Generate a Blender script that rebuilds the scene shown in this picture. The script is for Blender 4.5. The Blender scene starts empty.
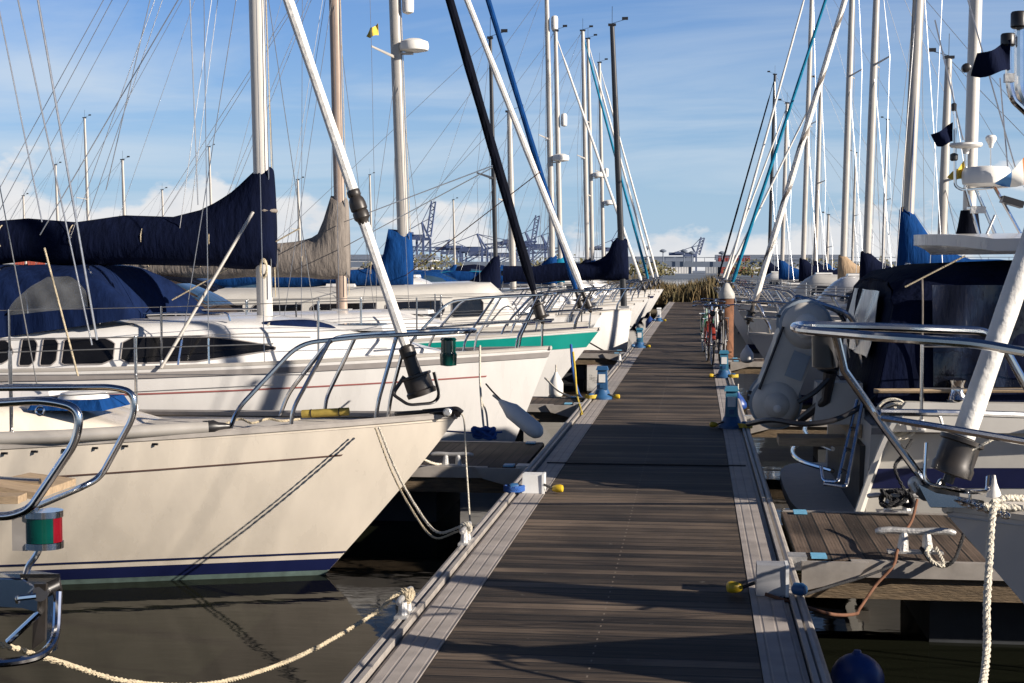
import bpy, bmesh, math, random
from mathutils import Vector, Matrix
R = math.radians
random.seed(7)
scene = bpy.context.scene
col = scene.collection

# ------------------------------------------------------------------ camera
F = 1500.0; CX, CY = 512.0, 341.5
CAMZ = 1.6
cam = bpy.data.cameras.new('camera'); camo = bpy.data.objects.new('camera', cam); col.objects.link(camo)
cam.sensor_width = 36.0; cam.lens = F/1024*36
cam.clip_start = 0.05; cam.clip_end = 6000
camo.location = (0, 0, CAMZ)
YAW = math.atan(185/F); PITCH = math.atan(72.5/F)
camo.rotation_euler = (R(90)-PITCH, 0, YAW)
scene.camera = camo
CAMR = Matrix.Rotation(YAW, 3, 'Z') @ Matrix.Rotation(R(90)-PITCH, 3, 'X')
def ray(px, py): return CAMR @ Vector(((px-CX)/F, -(py-CY)/F, -1.0))
def P(px, py, Y):                      # point of the place seen at a pixel, at distance Y along the dock
    d = ray(px, py); t = Y/d.y
    return Vector((d.x*t, Y, CAMZ+d.z*t))
def G(px, py, z=0.0):
    d = ray(px, py); t = (z-CAMZ)/d.z
    return Vector((d.x*t, d.y*t, z))

# ------------------------------------------------------------------ world and sun
SUN = Vector((1.0, -0.35, 0.42)).normalized()
SUN_EL = math.asin(SUN.z); SUN_AZ = math.atan2(SUN.x, SUN.y)
w = bpy.data.worlds.new('World'); scene.world = w; w.use_nodes = True
nt = w.node_tree; N = nt.nodes; LK = nt.links
for n in list(N): N.remove(n)
out = N.new('ShaderNodeOutputWorld'); bg = N.new('ShaderNodeBackground')
sky = N.new('ShaderNodeTexSky'); sky.sky_type = 'NISHITA'; sky.sun_disc = False
sky.sun_elevation = SUN_EL; sky.sun_rotation = SUN_AZ; sky.air_density = 1.0; sky.dust_density = 0.15; sky.ozone_density = 3.0
bg.inputs[1].default_value = 0.05
tc = N.new('ShaderNodeTexCoord'); sep = N.new('ShaderNodeSeparateXYZ'); LK.new(tc.outputs['Generated'], sep.inputs[0])
def wmath(op, a, b=None, clamp=False):
    n = N.new('ShaderNodeMath'); n.operation = op; n.use_clamp = clamp
    for i, v in enumerate((a, b)):
        if v is None: continue
        if isinstance(v, (int, float)): n.inputs[i].default_value = v
        else: LK.new(v, n.inputs[i])
    return n.outputs[0]
def wramp(fac, stops):
    n = N.new('ShaderNodeValToRGB'); LK.new(fac, n.inputs[0])
    while len(n.color_ramp.elements) < len(stops): n.color_ramp.elements.new(0.5)
    for e, (p, v) in zip(n.color_ramp.elements, stops): e.position = p; e.color = (v, v, v, 1)
    return n.outputs[0]
# wispy high cloud on a flat layer
zz = wmath('ADD', wmath('MAXIMUM', sep.outputs[2], 0.0), 0.10)
u_ = wmath('DIVIDE', sep.outputs[0], zz); v_ = wmath('DIVIDE', sep.outputs[1], zz)
cmb = N.new('ShaderNodeCombineXYZ'); LK.new(wmath('MULTIPLY', u_, 0.5), cmb.inputs[0]); LK.new(v_, cmb.inputs[1])
ns = N.new('ShaderNodeTexNoise'); LK.new(cmb.outputs[0], ns.inputs['Vector'])
ns.inputs['Scale'].default_value = 0.75; ns.inputs['Detail'].default_value = 7; ns.inputs['Roughness'].default_value = 0.58; ns.inputs['Distortion'].default_value = 0.9
wisp = wmath('MULTIPLY', wramp(ns.outputs[0], [(0.42, 0.0), (0.56, 0.5), (0.70, 1.0)]), wramp(sep.outputs[2], [(0.0, 0.9), (0.13, 0.9), (0.22, 0.45), (0.34, 0.0)]))
# heaped clouds low above the horizon
cm2 = N.new('ShaderNodeCombineXYZ'); LK.new(sep.outputs[0], cm2.inputs[0]); LK.new(sep.outputs[1], cm2.inputs[1]); LK.new(wmath('MULTIPLY', sep.outputs[2], 1.9), cm2.inputs[2])
n2 = N.new('ShaderNodeTexNoise'); LK.new(cm2.outputs[0], n2.inputs['Vector'])
n2.inputs['Scale'].default_value = 7.5; n2.inputs['Detail'].default_value = 8; n2.inputs['Roughness'].default_value = 0.55
n5 = N.new('ShaderNodeMapRange'); LK.new(sep.outputs[2], n5.inputs[0])
n5.inputs[1].default_value = 0.0; n5.inputs[2].default_value = 0.10; n5.inputs[3].default_value = 0.15; n5.inputs[4].default_value = -0.20
lft = N.new('ShaderNodeMapRange'); LK.new(sep.outputs[0], lft.inputs[0])
lft.inputs[1].default_value = -0.46; lft.inputs[2].default_value = -0.22; lft.inputs[3].default_value = 0.17; lft.inputs[4].default_value = 0.0
cum = wramp(wmath('ADD', wmath('ADD', n2.outputs[0], n5.outputs[0]), lft.outputs[0]), [(0.545, 0.0), (0.59, 0.85), (0.68, 1.0)])
n3 = N.new('ShaderNodeTexNoise'); LK.new(cm2.outputs[0], n3.inputs['Vector']); n3.inputs['Scale'].default_value = 26; n3.inputs['Detail'].default_value = 5
shade = N.new('ShaderNodeMixRGB'); LK.new(n3.outputs[0], shade.inputs[0]); shade.inputs[1].default_value = (7.4, 7.8, 8.5, 1); shade.inputs[2].default_value = (11.8, 11.2, 10.6, 1)
tint = N.new('ShaderNodeMixRGB'); tint.blend_type = 'MULTIPLY'; tint.inputs[0].default_value = 1; LK.new(sky.outputs[0], tint.inputs[1]); tint.inputs[2].default_value = (0.66, 0.95, 1.46, 1)
dk = N.new('ShaderNodeMixRGB'); dk.blend_type = 'MULTIPLY'; dk.inputs[0].default_value = 1; LK.new(tint.outputs[0], dk.inputs[1]); LK.new(wramp(sep.outputs[2], [(0.0, 1.0), (0.18, 1.0), (0.42, 0.34)]), dk.inputs[2])
hz = N.new('ShaderNodeMixRGB'); LK.new(wramp(sep.outputs[2], [(0.0, 0.92), (0.07, 0.62), (0.15, 0.22), (0.26, 0.0)]), hz.inputs[0]); LK.new(dk.outputs[0], hz.inputs[1]); hz.inputs[2].default_value = (4.9, 6.8, 8.8, 1)
m1 = N.new('ShaderNodeMixRGB'); LK.new(wmath('MULTIPLY', wisp, 0.70, True), m1.inputs[0]); LK.new(hz.outputs[0], m1.inputs[1]); m1.inputs[2].default_value = (7.6, 8.6, 9.6, 1)
m2 = N.new('ShaderNodeMixRGB'); LK.new(wmath('MULTIPLY', cum, 0.95), m2.inputs[0]); LK.new(m1.outputs[0], m2.inputs[1]); LK.new(shade.outputs[0], m2.inputs[2])
LK.new(m2.outputs[0], bg.inputs[0]); LK.new(bg.outputs[0], out.inputs[0])

sl = bpy.data.lights.new('sun', 'SUN'); sl.energy = 5.0; sl.angle = R(0.53); sl.color = (1.0, 0.90, 0.78)
so_ = bpy.data.objects.new('sun', sl); col.objects.link(so_); so_.location = (20, -10, 15)
so_.rotation_euler = (-SUN).to_track_quat('-Z', 'Y').to_euler()
vs = scene.view_settings; vs.view_transform = 'Standard'; vs.look = 'None'; vs.exposure = 0.80; vs.gamma = 1.0; vs.use_curve_mapping = False
scene.cycles.max_bounces = 6; scene.cycles.transparent_max_bounces = 12

# ------------------------------------------------------------------ materials
MATS = {}
def mat(name, c, rough=0.5, metal=0.0, var=0.12, vscale=6.0, bump=0.0, bscale=40.0, coat=0.0, trans=None, stretch=None):
    if name in MATS: return MATS[name]
    m = bpy.data.materials.new(name); m.use_nodes = True; t = m.node_tree; n = t.nodes; b = n['Principled BSDF']
    if 'canvas' in name: b.inputs['Specular IOR Level'].default_value = .06
    b.inputs['Roughness'].default_value = rough; b.inputs['Metallic'].default_value = metal
    if coat: b.inputs['Coat Weight'].default_value = coat; b.inputs['Coat Roughness'].default_value = 0.08
    tcn = n.new('ShaderNodeTexCoord'); vec = tcn.outputs['Object']
    if stretch:
        mp = n.new('ShaderNodeMapping'); mp.inputs['Scale'].default_value = stretch; t.links.new(vec, mp.inputs[0]); vec = mp.outputs[0]
    nz = n.new('ShaderNodeTexNoise'); nz.inputs['Scale'].default_value = vscale; nz.inputs['Detail'].default_value = 5; nz.inputs['Roughness'].default_value = 0.6
    t.links.new(vec, nz.inputs['Vector'])
    rp = n.new('ShaderNodeValToRGB'); t.links.new(nz.outputs[0], rp.inputs[0])
    e = rp.color_ramp.elements
    e[0].position = 0.3; e[0].color = tuple(max(0, x*(1-var)) for x in c)+(1,)
    e[1].position = 0.7; e[1].color = tuple(min(1, x*(1+var)) for x in c)+(1,)
    t.links.new(rp.outputs[0], b.inputs['Base Color'])
    mr = n.new('ShaderNodeMapRange'); t.links.new(nz.outputs[0], mr.inputs[0])
    mr.inputs[3].default_value = max(0.02, rough*0.8); mr.inputs[4].default_value = min(1, rough*1.2)
    t.links.new(mr.outputs[0], b.inputs['Roughness'])
    if bump:
        nb = n.new('ShaderNodeTexNoise'); nb.inputs['Scale'].default_value = bscale; nb.inputs['Detail'].default_value = 4
        t.links.new(vec, nb.inputs['Vector'])
        bp = n.new('ShaderNodeBump'); bp.inputs['Strength'].default_value = bump; bp.inputs['Distance'].default_value = 0.035 if 'canvas' in name else 0.02
        t.links.new(nb.outputs[0], bp.inputs['Height']); t.links.new(bp.outputs[0], b.inputs['Normal'])
    if trans is not None:
        b.inputs['Alpha'].default_value = trans
    MATS[name] = m
    return m
gel_cream = mat('cream gelcoat', (0.64, 0.575, 0.485), 0.28, 0, 0.09, 1.6, 0.02, 3, coat=0.3, stretch=(2.6, 2.6, .5))
gel_white = mat('white gelcoat', (0.65, 0.635, 0.615), 0.28, 0, 0.07, 1.5, 0.02, 3, coat=0.3, stretch=(2.6, 2.6, .5))
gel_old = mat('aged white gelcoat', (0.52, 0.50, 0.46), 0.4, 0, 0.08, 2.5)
deck_grey = mat('non slip deck', (0.48, 0.44, 0.39), 0.65, 0, 0.10, 9, 0.15, 160)
steel = mat('polished stainless', (0.66, 0.66, 0.66), 0.14, 1.0, 0.05, 14)
wire = mat('rigging wire', (0.42, 0.42, 0.42), 0.32, 0.8, 0.1, 30)
alu = mat('anodised mast aluminium', (0.44, 0.41, 0.37), 0.42, 0.2, 0.07, 3)
mast_white = mat('white mast paint', (0.60, 0.57, 0.52), 0.35, 0, 0.05, 2)
mast_tan = mat('tan mast', (0.38, 0.29, 0.23), 0.45, 0.1, 0.12, 4)
mast_black = mat('black mast', (0.025, 0.026, 0.03), 0.4, 0, 0.15, 3)
navy = mat('navy canvas', (0.004, 0.0065, 0.021), 0.9, 0, 0.30, 5, 0.5, 7, stretch=(2.2, 2.2, .55))
navy2 = mat('lighter navy canvas', (0.005, 0.012, 0.044), 0.9, 0, 0.25, 5, 0.4, 7, stretch=(2.2, 2.2, .55))
blackc = mat('black canvas', (0.004, 0.005, 0.010), 0.9, 0, 0.35, 5, 0.6, 7, stretch=(2.2, 2.2, .55))
blue = mat('royal blue canvas', (0.006, 0.042, 0.155), 0.88, 0, 0.25, 5, 0.5, 8, stretch=(2.2, 2.2, .55))
teal = mat('teal canvas', (0.012, 0.17, 0.29), 0.75, 0, 0.2, 5, 0.3, 8)
greyc = mat('grey canvas', (0.20, 0.175, 0.155), 0.9, 0, 0.2, 5, 0.6, 8, stretch=(2.2, 2.2, .55))
tanc = mat('tan canvas', (0.36, 0.26, 0.17), 0.9, 0, 0.2, 5, 0.6, 8, stretch=(2.2, 2.2, .55))
brownc = mat('dark brown canvas', (0.035, 0.026, 0.022), 0.9, 0, 0.25, 5, 0.4, 8, stretch=(2.2, 2.2, .55))
sailw = mat('furled white sail', (0.70, 0.68, 0.64), 0.75, 0, 0.10, 9, 0.4, 24)
rope_w = mat('white rope', (0.62, 0.57, 0.47), 0.9, 0, 0.22, 60, 0.8, 120)
rope_t = mat('tan rope', (0.50, 0.42, 0.29), 0.9, 0, 0.22, 60, 0.8, 120)
rope_k = mat('black rope', (0.02, 0.02, 0.022), 0.9, 0, 0.22, 60, 0.8, 120)
rope_b = mat('blue rope', (0.02, 0.09, 0.33), 0.9, 0, 0.22, 60, 0.8, 120)
rope_r = mat('rusty brown cable', (0.14, 0.060, 0.03), 0.8, 0, 0.2, 60)
rope_y = mat('yellow rope', (0.55, 0.40, 0.05), 0.9, 0, 0.22, 60, 0.8, 120)
blackp = mat('black plastic', (0.018, 0.017, 0.018), 0.38, 0, 0.2, 10)
bronze = mat('dark bronze drum', (0.035, 0.030, 0.027), 0.42, 0.2, 0.2, 14)
cast = mat('cast aluminium', (0.55, 0.54, 0.52), 0.5, 0.7, 0.14, 30, 0.2, 90)
dglass = mat('smoked window', (0.008, 0.008, 0.009), 0.07, 0, 0.3, 3)
bglass = mat('blue tinted window', (0.03, 0.06, 0.10), 0.08, 0, 0.3, 3)
teak = mat('weathered teak', (0.36, 0.26, 0.16), 0.7, 0, 0.28, 4, 0.3, 30, stretch=(2, 14, 14))
rubber = mat('grey dinghy fabric', (0.50, 0.475, 0.43), 0.6, 0, 0.10, 5, 0.05, 6)
rubber_l = mat('pale cone cap', (0.66, 0.63, 0.58), 0.45, 0, 0.08, 7)
rubber_b = mat('blue grey pad', (0.26, 0.31, 0.36), 0.6, 0, 0.1, 7)
fend_w = mat('white fender vinyl', (0.74, 0.72, 0.68), 0.4, 0, 0.07, 5)
fend_b = mat('blue fender vinyl', (0.012, 0.045, 0.20), 0.4, 0, 0.15, 5)
yellow_d = mat('faded yellow cloth', (0.36, 0.26, 0.05), 0.8, 0, 0.25, 14)
yellow = mat('yellow plastic', (0.52, 0.35, 0.02), 0.4, 0, 0.1, 9)
ped_blue = mat('turquoise pedestal paint', (0.04, 0.17, 0.27), 0.4, 0, 0.12, 8)
ped_dk = mat('blue pedestal paint', (0.022, 0.085, 0.20), 0.4, 0, 0.12, 8)
ped_w = mat('white pedestal plastic', (0.72, 0.72, 0.70), 0.4, 0, 0.08, 8)
ped_cap = mat('weathered pile cap', (0.42, 0.41, 0.38), 0.6, 0, 0.2, 6)
ped_g = mat('grey pedestal plastic', (0.30, 0.30, 0.31), 0.45, 0, 0.08, 8)
pad_b = mat('light blue pad', (0.16, 0.42, 0.62), 0.5, 0, 0.15, 14)
green_l = mat('green lens', (0.0, 0.045, 0.033), 0.12, 0, 0.15, 20, coat=0.6)
red_l = mat('red lens', (0.15, 0.004, 0.010), 0.12, 0, 0.1, 20, coat=0.6)
red = mat('red paint', (0.24, 0.03, 0.018), 0.4, 0, 0.15, 9)
maroon = mat('dark red antifouling', (0.13, 0.015, 0.02), 0.6, 0, 0.2, 5)
navyp = mat('navy boot paint', (0.008, 0.012, 0.055), 0.35, 0, 0.15, 3)
greyp = mat('grey rubbing strip', (0.26, 0.24, 0.23), 0.5, 0, 0.1, 6)
brown_s = mat('dark cove line', (0.10, 0.06, 0.05), 0.5, 0, 0.1, 6)
red_s = mat('red cove line', (0.30, 0.10, 0.09), 0.5, 0, 0.1, 6)
tealp = mat('teal hull band', (0.005, 0.25, 0.21), 0.35, 0, 0.1, 3)
algae = mat('waterline algae', (0.08, 0.12, 0.11), 0.7, 0, 0.3, 12)
rust = mat('rusted pile steel', (0.17, 0.075, 0.038), 0.85, 0.1, 0.4, 5, 0.4, 12)
wood_f = mat('rough timber fascia', (0.14, 0.10, 0.06), 0.9, 0, 0.4, 6, 0.5, 20, stretch=(1, 6, 8))
floatm = mat('pontoon float', (0.03, 0.034, 0.04), 0.7, 0, 0.3, 4)
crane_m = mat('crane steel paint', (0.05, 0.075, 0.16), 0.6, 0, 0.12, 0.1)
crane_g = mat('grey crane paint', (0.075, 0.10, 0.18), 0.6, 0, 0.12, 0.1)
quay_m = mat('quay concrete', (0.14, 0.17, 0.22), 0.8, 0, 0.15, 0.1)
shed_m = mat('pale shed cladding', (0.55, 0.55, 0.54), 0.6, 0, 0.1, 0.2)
vinyl_d = mat('dark vinyl window', (0.007, 0.008, 0.014), 0.13, 0, 0.5, 3.5, 0.9, 6, stretch=(1.6, 1, .45))
vinyl_p = mat('pale vinyl window', (0.30, 0.31, 0.33), 0.22, 0, 0.35, 7, 0.5, 5, stretch=(1, 1, .35))
flag_y = mat('yellow flag cloth', (0.55, 0.40, 0.06), 0.9, 0, 0.2, 20)
soft_w = mat('white radome', (0.74, 0.72, 0.68), 0.4, 0, 0.04, 6)

# clear vinyl: a thin see-through sheet with gloss
vm = bpy.data.materials.new('clear vinyl'); vm.use_nodes = True; t = vm.node_tree
b = t.nodes['Principled BSDF']; b.inputs['Base Color'].default_value = (0.34, 0.36, 0.39, 1); b.inputs['Roughness'].default_value = 0.07
nzv = t.nodes.new('ShaderNodeTexNoise'); nzv.inputs['Scale'].default_value = 2.2; nzv.inputs['Detail'].default_value = 3
tcv = t.nodes.new('ShaderNodeTexCoord'); t.links.new(tcv.outputs['Object'], nzv.inputs['Vector'])
mrv = t.nodes.new('ShaderNodeMapRange'); t.links.new(nzv.outputs[0], mrv.inputs[0])
mrv.inputs[1].default_value = .35; mrv.inputs[2].default_value = .65; mrv.inputs[3].default_value = .04; mrv.inputs[4].default_value = .18
t.links.new(mrv.outputs[0], b.inputs['Alpha'])
bpv = t.nodes.new('ShaderNodeBump'); bpv.inputs['Strength'].default_value = .6; t.links.new(nzv.outputs[0], bpv.inputs['Height']); t.links.new(bpv.outputs[0], b.inputs['Normal'])
vinyl = vm

def lerp(a, b, t): return a+(b-a)*t
def planks(name, axis, width, c1, c2, grooves=6, cross=None):
    """weathered boards laid side by side across the given object axis, with fine anti-slip grooves"""
    m = bpy.data.materials.new(name); m.use_nodes = True; t = m.node_tree; n = t.nodes; L_ = t.links; b = n['Principled BSDF']
    tc = n.new('ShaderNodeTexCoord'); sp = n.new('ShaderNodeSeparateXYZ'); L_.new(tc.outputs['Object'], sp.inputs[0])
    def M(op, a, bb=None):
        q = n.new('ShaderNodeMath'); q.operation = op
        for i, v in enumerate((a, bb)):
            if v is None: continue
            if isinstance(v, (int, float)): q.inputs[i].default_value = v
            else: L_.new(v, q.inputs[i])
        return q.outputs[0]
    a = sp.outputs[axis]; o = sp.outputs[1-axis]
    k = M('DIVIDE', a, width); idx = M('FLOOR', k); fr = M('FRACT', k)
    wn = n.new('ShaderNodeTexWhiteNoise'); wn.noise_dimensions = '1D'; L_.new(idx, wn.inputs['W'])
    mp = n.new('ShaderNodeCombineXYZ'); L_.new(M('MULTIPLY', a, 34), mp.inputs[0]); L_.new(M('MULTIPLY', o, 1.1), mp.inputs[1]); L_.new(M('MULTIPLY', wn.outputs[0], 30), mp.inputs[2])
    nz = n.new('ShaderNodeTexNoise'); nz.inputs['Scale'].default_value = 1.0; nz.inputs['Detail'].default_value = 7; nz.inputs['Roughness'].default_value = .65; L_.new(mp.outputs[0], nz.inputs['Vector'])
    n4 = n.new('ShaderNodeTexNoise'); n4.inputs['Scale'].default_value = 0.9; n4.inputs['Detail'].default_value = 4; L_.new(tc.outputs['Object'], n4.inputs['Vector'])
    f = M('ADD', M('MULTIPLY', wn.outputs[0], .42), M('ADD', M('MULTIPLY', nz.outputs[0], .95), M('MULTIPLY', n4.outputs[0], .30)))
    rp = n.new('ShaderNodeValToRGB'); L_.new(f, rp.inputs[0]); e = rp.color_ramp.elements
    e[0].position = .56; e[0].color = c1+(1,); e[1].position = 1.0; e[1].color = c2+(1,)
    e_ = rp.color_ramp.elements.new(.82); e_.color = tuple(lerp(x, y_, .42) for x, y_ in zip(c1, c2))+(1,)
    # groove and gap heights
    gr = M('PINGPONG', M('MULTIPLY', fr, grooves), 0.5)
    grs = M('GREATER_THAN', gr, 0.16)
    gap = M('GREATER_THAN', M('PINGPONG', k, 0.5), 0.06)
    hh = M('ADD', M('MULTIPLY', grs, .4), M('MULTIPLY', gap, 1.0))
    dk = n.new('ShaderNodeMixRGB'); dk.inputs[1].default_value = (.012, .011, .010, 1); L_.new(rp.outputs[0], dk.inputs[2])
    L_.new(M('MULTIPLY', gap, M('ADD', .72, M('MULTIPLY', grs, .28))), dk.inputs[0])
    last = dk.outputs[0]
    s5 = n.new('ShaderNodeTexNoise'); s5.inputs['Scale'].default_value = 17; s5.inputs['Detail'].default_value = 3; L_.new(tc.outputs['Object'], s5.inputs['Vector'])
    r5 = n.new('ShaderNodeMapRange'); L_.new(s5.outputs[0], r5.inputs[0]); r5.inputs[1].default_value = .70; r5.inputs[2].default_value = .76; r5.inputs[4].default_value = .55
    x5 = n.new('ShaderNodeMixRGB'); L_.new(r5.outputs[0], x5.inputs[0]); L_.new(last, x5.inputs[1]); x5.inputs[2].default_value = (.22, .20, .17, 1)
    s6 = n.new('ShaderNodeTexNoise'); s6.inputs['Scale'].default_value = 1.3; s6.inputs['Detail'].default_value = 6; L_.new(tc.outputs['Object'], s6.inputs['Vector'])
    r6 = n.new('ShaderNodeMapRange'); L_.new(s6.outputs[0], r6.inputs[0]); r6.inputs[1].default_value = .42; r6.inputs[2].default_value = .62; r6.inputs[3].default_value = .55; r6.inputs[4].default_value = 1.1
    x6 = n.new('ShaderNodeMixRGB'); x6.blend_type = 'MULTIPLY'; x6.inputs[0].default_value = 1; L_.new(x5.outputs[0], x6.inputs[1]); L_.new(r6.outputs[0], x6.inputs[2]); last = x6.outputs[0]
    if cross is not None:       # line of fixing screws down the middle
        sc = M('LESS_THAN', M('ABSOLUTE', M('SUBTRACT', o, cross)), 0.0035)
        s2 = M('MULTIPLY', sc, M('LESS_THAN', M('ABSOLUTE', M('SUBTRACT', fr, .5)), .12))
        mx = n.new('ShaderNodeMixRGB'); L_.new(s2, mx.inputs[0]); L_.new(last, mx.inputs[1]); mx.inputs[2].default_value = (.17, .14, .11, 1); last = mx.outputs[0]
    L_.new(last, b.inputs['Base Color'])
    b.inputs['Roughness'].default_value = .72; b.inputs['Specular IOR Level'].default_value = .3
    bp = n.new('ShaderNodeBump'); bp.inputs['Strength'].default_value = .55; bp.inputs['Distance'].default_value = .006
    L_.new(M('ADD', hh, M('MULTIPLY', nz.outputs[0], .5)), bp.inputs['Height']); L_.new(bp.outputs[0], b.inputs['Normal'])
    return m
dock_wood = planks('dock boards', 1, 0.12, (0.010, 0.0072, 0.005), (0.158, 0.117, 0.083), 5, cross=-0.42)
finger_wood = planks('finger boards', 0, 0.095, (0.040, 0.028, 0.021), (0.150, 0.108, 0.080), 5)

def ribbed(name, c, axis, width):
    m = bpy.data.materials.new(name); m.use_nodes = True; t = m.node_tree; n = t.nodes; L_ = t.links; b = n['Principled BSDF']
    tc = n.new('ShaderNodeTexCoord'); sp = n.new('ShaderNodeSeparateXYZ'); L_.new(tc.outputs['Object'], sp.inputs[0])
    k = n.new('ShaderNodeMath'); k.operation = 'MULTIPLY'; L_.new(sp.outputs[axis], k.inputs[0]); k.inputs[1].default_value = 1/width
    pp = n.new('ShaderNodeMath'); pp.operation = 'PINGPONG'; L_.new(k.outputs[0], pp.inputs[0]); pp.inputs[1].default_value = .5
    rr = n.new('ShaderNodeMapRange'); L_.new(pp.outputs[0], rr.inputs[0]); rr.inputs[1].default_value = .03; rr.inputs[2].default_value = .12
    nz = n.new('ShaderNodeTexNoise'); nz.inputs['Scale'].default_value = 5; nz.inputs['Detail'].default_value = 8; L_.new(tc.outputs['Object'], nz.inputs['Vector'])
    rp = n.new('ShaderNodeValToRGB'); L_.new(nz.outputs[0], rp.inputs[0]); e = rp.color_ramp.elements
    e[0].position = .3; e[0].color = tuple(x*.72 for x in c)+(1,); e[1].position = .72; e[1].color = tuple(min(1, x*1.1) for x in c)+(1,)
    mx = n.new('ShaderNodeMixRGB'); mx.blend_type = 'MULTIPLY'; mx.inputs[0].default_value = .28; L_.new(rp.outputs[0], mx.inputs[1]); L_.new(rr.outputs[0], mx.inputs[2])
    L_.new(mx.outputs[0], b.inputs['Base Color']); b.inputs['Roughness'].default_value = .6; b.inputs['Metallic'].default_value = 0.0
    bp = n.new('ShaderNodeBump'); bp.inputs['Strength'].default_value = .5; bp.inputs['Distance'].default_value = .004; L_.new(rr.outputs[0], bp.inputs['Height']); L_.new(bp.outputs[0], b.inputs['Normal'])
    return m
alu_rib = ribbed('ribbed aluminium plate', (0.36, 0.32, 0.29), 0, 0.06)
alu_edge = mat('dull aluminium edge', (0.34, 0.31, 0.28), 0.5, 0.15, 0.18, 7)

def water_mat():
    m = bpy.data.materials.new('harbour water'); m.use_nodes = True; t = m.node_tree; n = t.nodes; L_ = t.links; b = n['Principled BSDF']
    b.inputs['Base Color'].default_value = (0.008, 0.009, 0.0055, 1); b.inputs['Roughness'].default_value = .03; b.inputs['IOR'].default_value = 1.10
    tc = n.new('ShaderNodeTexCoord'); mp = n.new('ShaderNodeMapping'); mp.inputs['Scale'].default_value = (.8, 1.7, 1); L_.new(tc.outputs['Object'], mp.inputs[0])
    a = n.new('ShaderNodeTexNoise'); a.inputs['Scale'].default_value = 1.6; a.inputs['Detail'].default_value = 3; L_.new(mp.outputs[0], a.inputs['Vector'])
    c = n.new('ShaderNodeTexNoise'); c.inputs['Scale'].default_value = 9; c.inputs['Detail'].default_value = 2; L_.new(mp.outputs[0], c.inputs['Vector'])
    ad = n.new('ShaderNodeMath'); ad.operation = 'MULTIPLY_ADD'; L_.new(c.outputs[0], ad.inputs[0]); ad.inputs[1].default_value = .12; L_.new(a.outputs[0], ad.inputs[2])
    bp = n.new('ShaderNodeBump'); bp.inputs['Strength'].default_value = .03; bp.inputs['Distance'].default_value = .12; L_.new(ad.outputs[0], bp.inputs['Height']); L_.new(bp.outputs[0], b.inputs['Normal'])
    return m
water_m = water_mat()

# ------------------------------------------------------------------ mesh builder
def cr(pts, n=6, closed=False):
    """smooth curve through points"""
    pts = [Vector(p) for p in pts]; N_ = len(pts); o = []
    for i in range(N_-1 if not closed else N_):
        p0 = pts[i-1] if (i > 0 or closed) else pts[0]*2-pts[1]
        p1 = pts[i]; p2 = pts[(i+1) % N_]
        p3 = pts[(i+2) % N_] if (i+2 < N_ or closed) else pts[-1]*2-pts[-2]
        for k in range(n):
            t = k/n
            o.append(0.5*((2*p1)+(p2-p0)*t+(2*p0-5*p1+4*p2-p3)*t*t+(3*p1-p0-3*p2+p3)*t**3))
    if not closed: o.append(pts[-1])
    return o
def bendpath(pts, r=0.1, n=6):
    """straight runs with rounded corners, as bent tube has"""
    pts = [Vector(p) for p in pts]; o = [pts[0]]
    for i in range(1, len(pts)-1):
        a, b, c = pts[i-1], pts[i], pts[i+1]
        u = (a-b); v = (c-b); d = min(r, u.length*.49, v.length*.49)
        p, q = b+u.normalized()*d, b+v.normalized()*d
        for k in range(n+1):
            t = k/n; o.append(p*(1-t)**2+b*2*t*(1-t)+q*t*t)
    o.append(pts[-1]); return o
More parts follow.
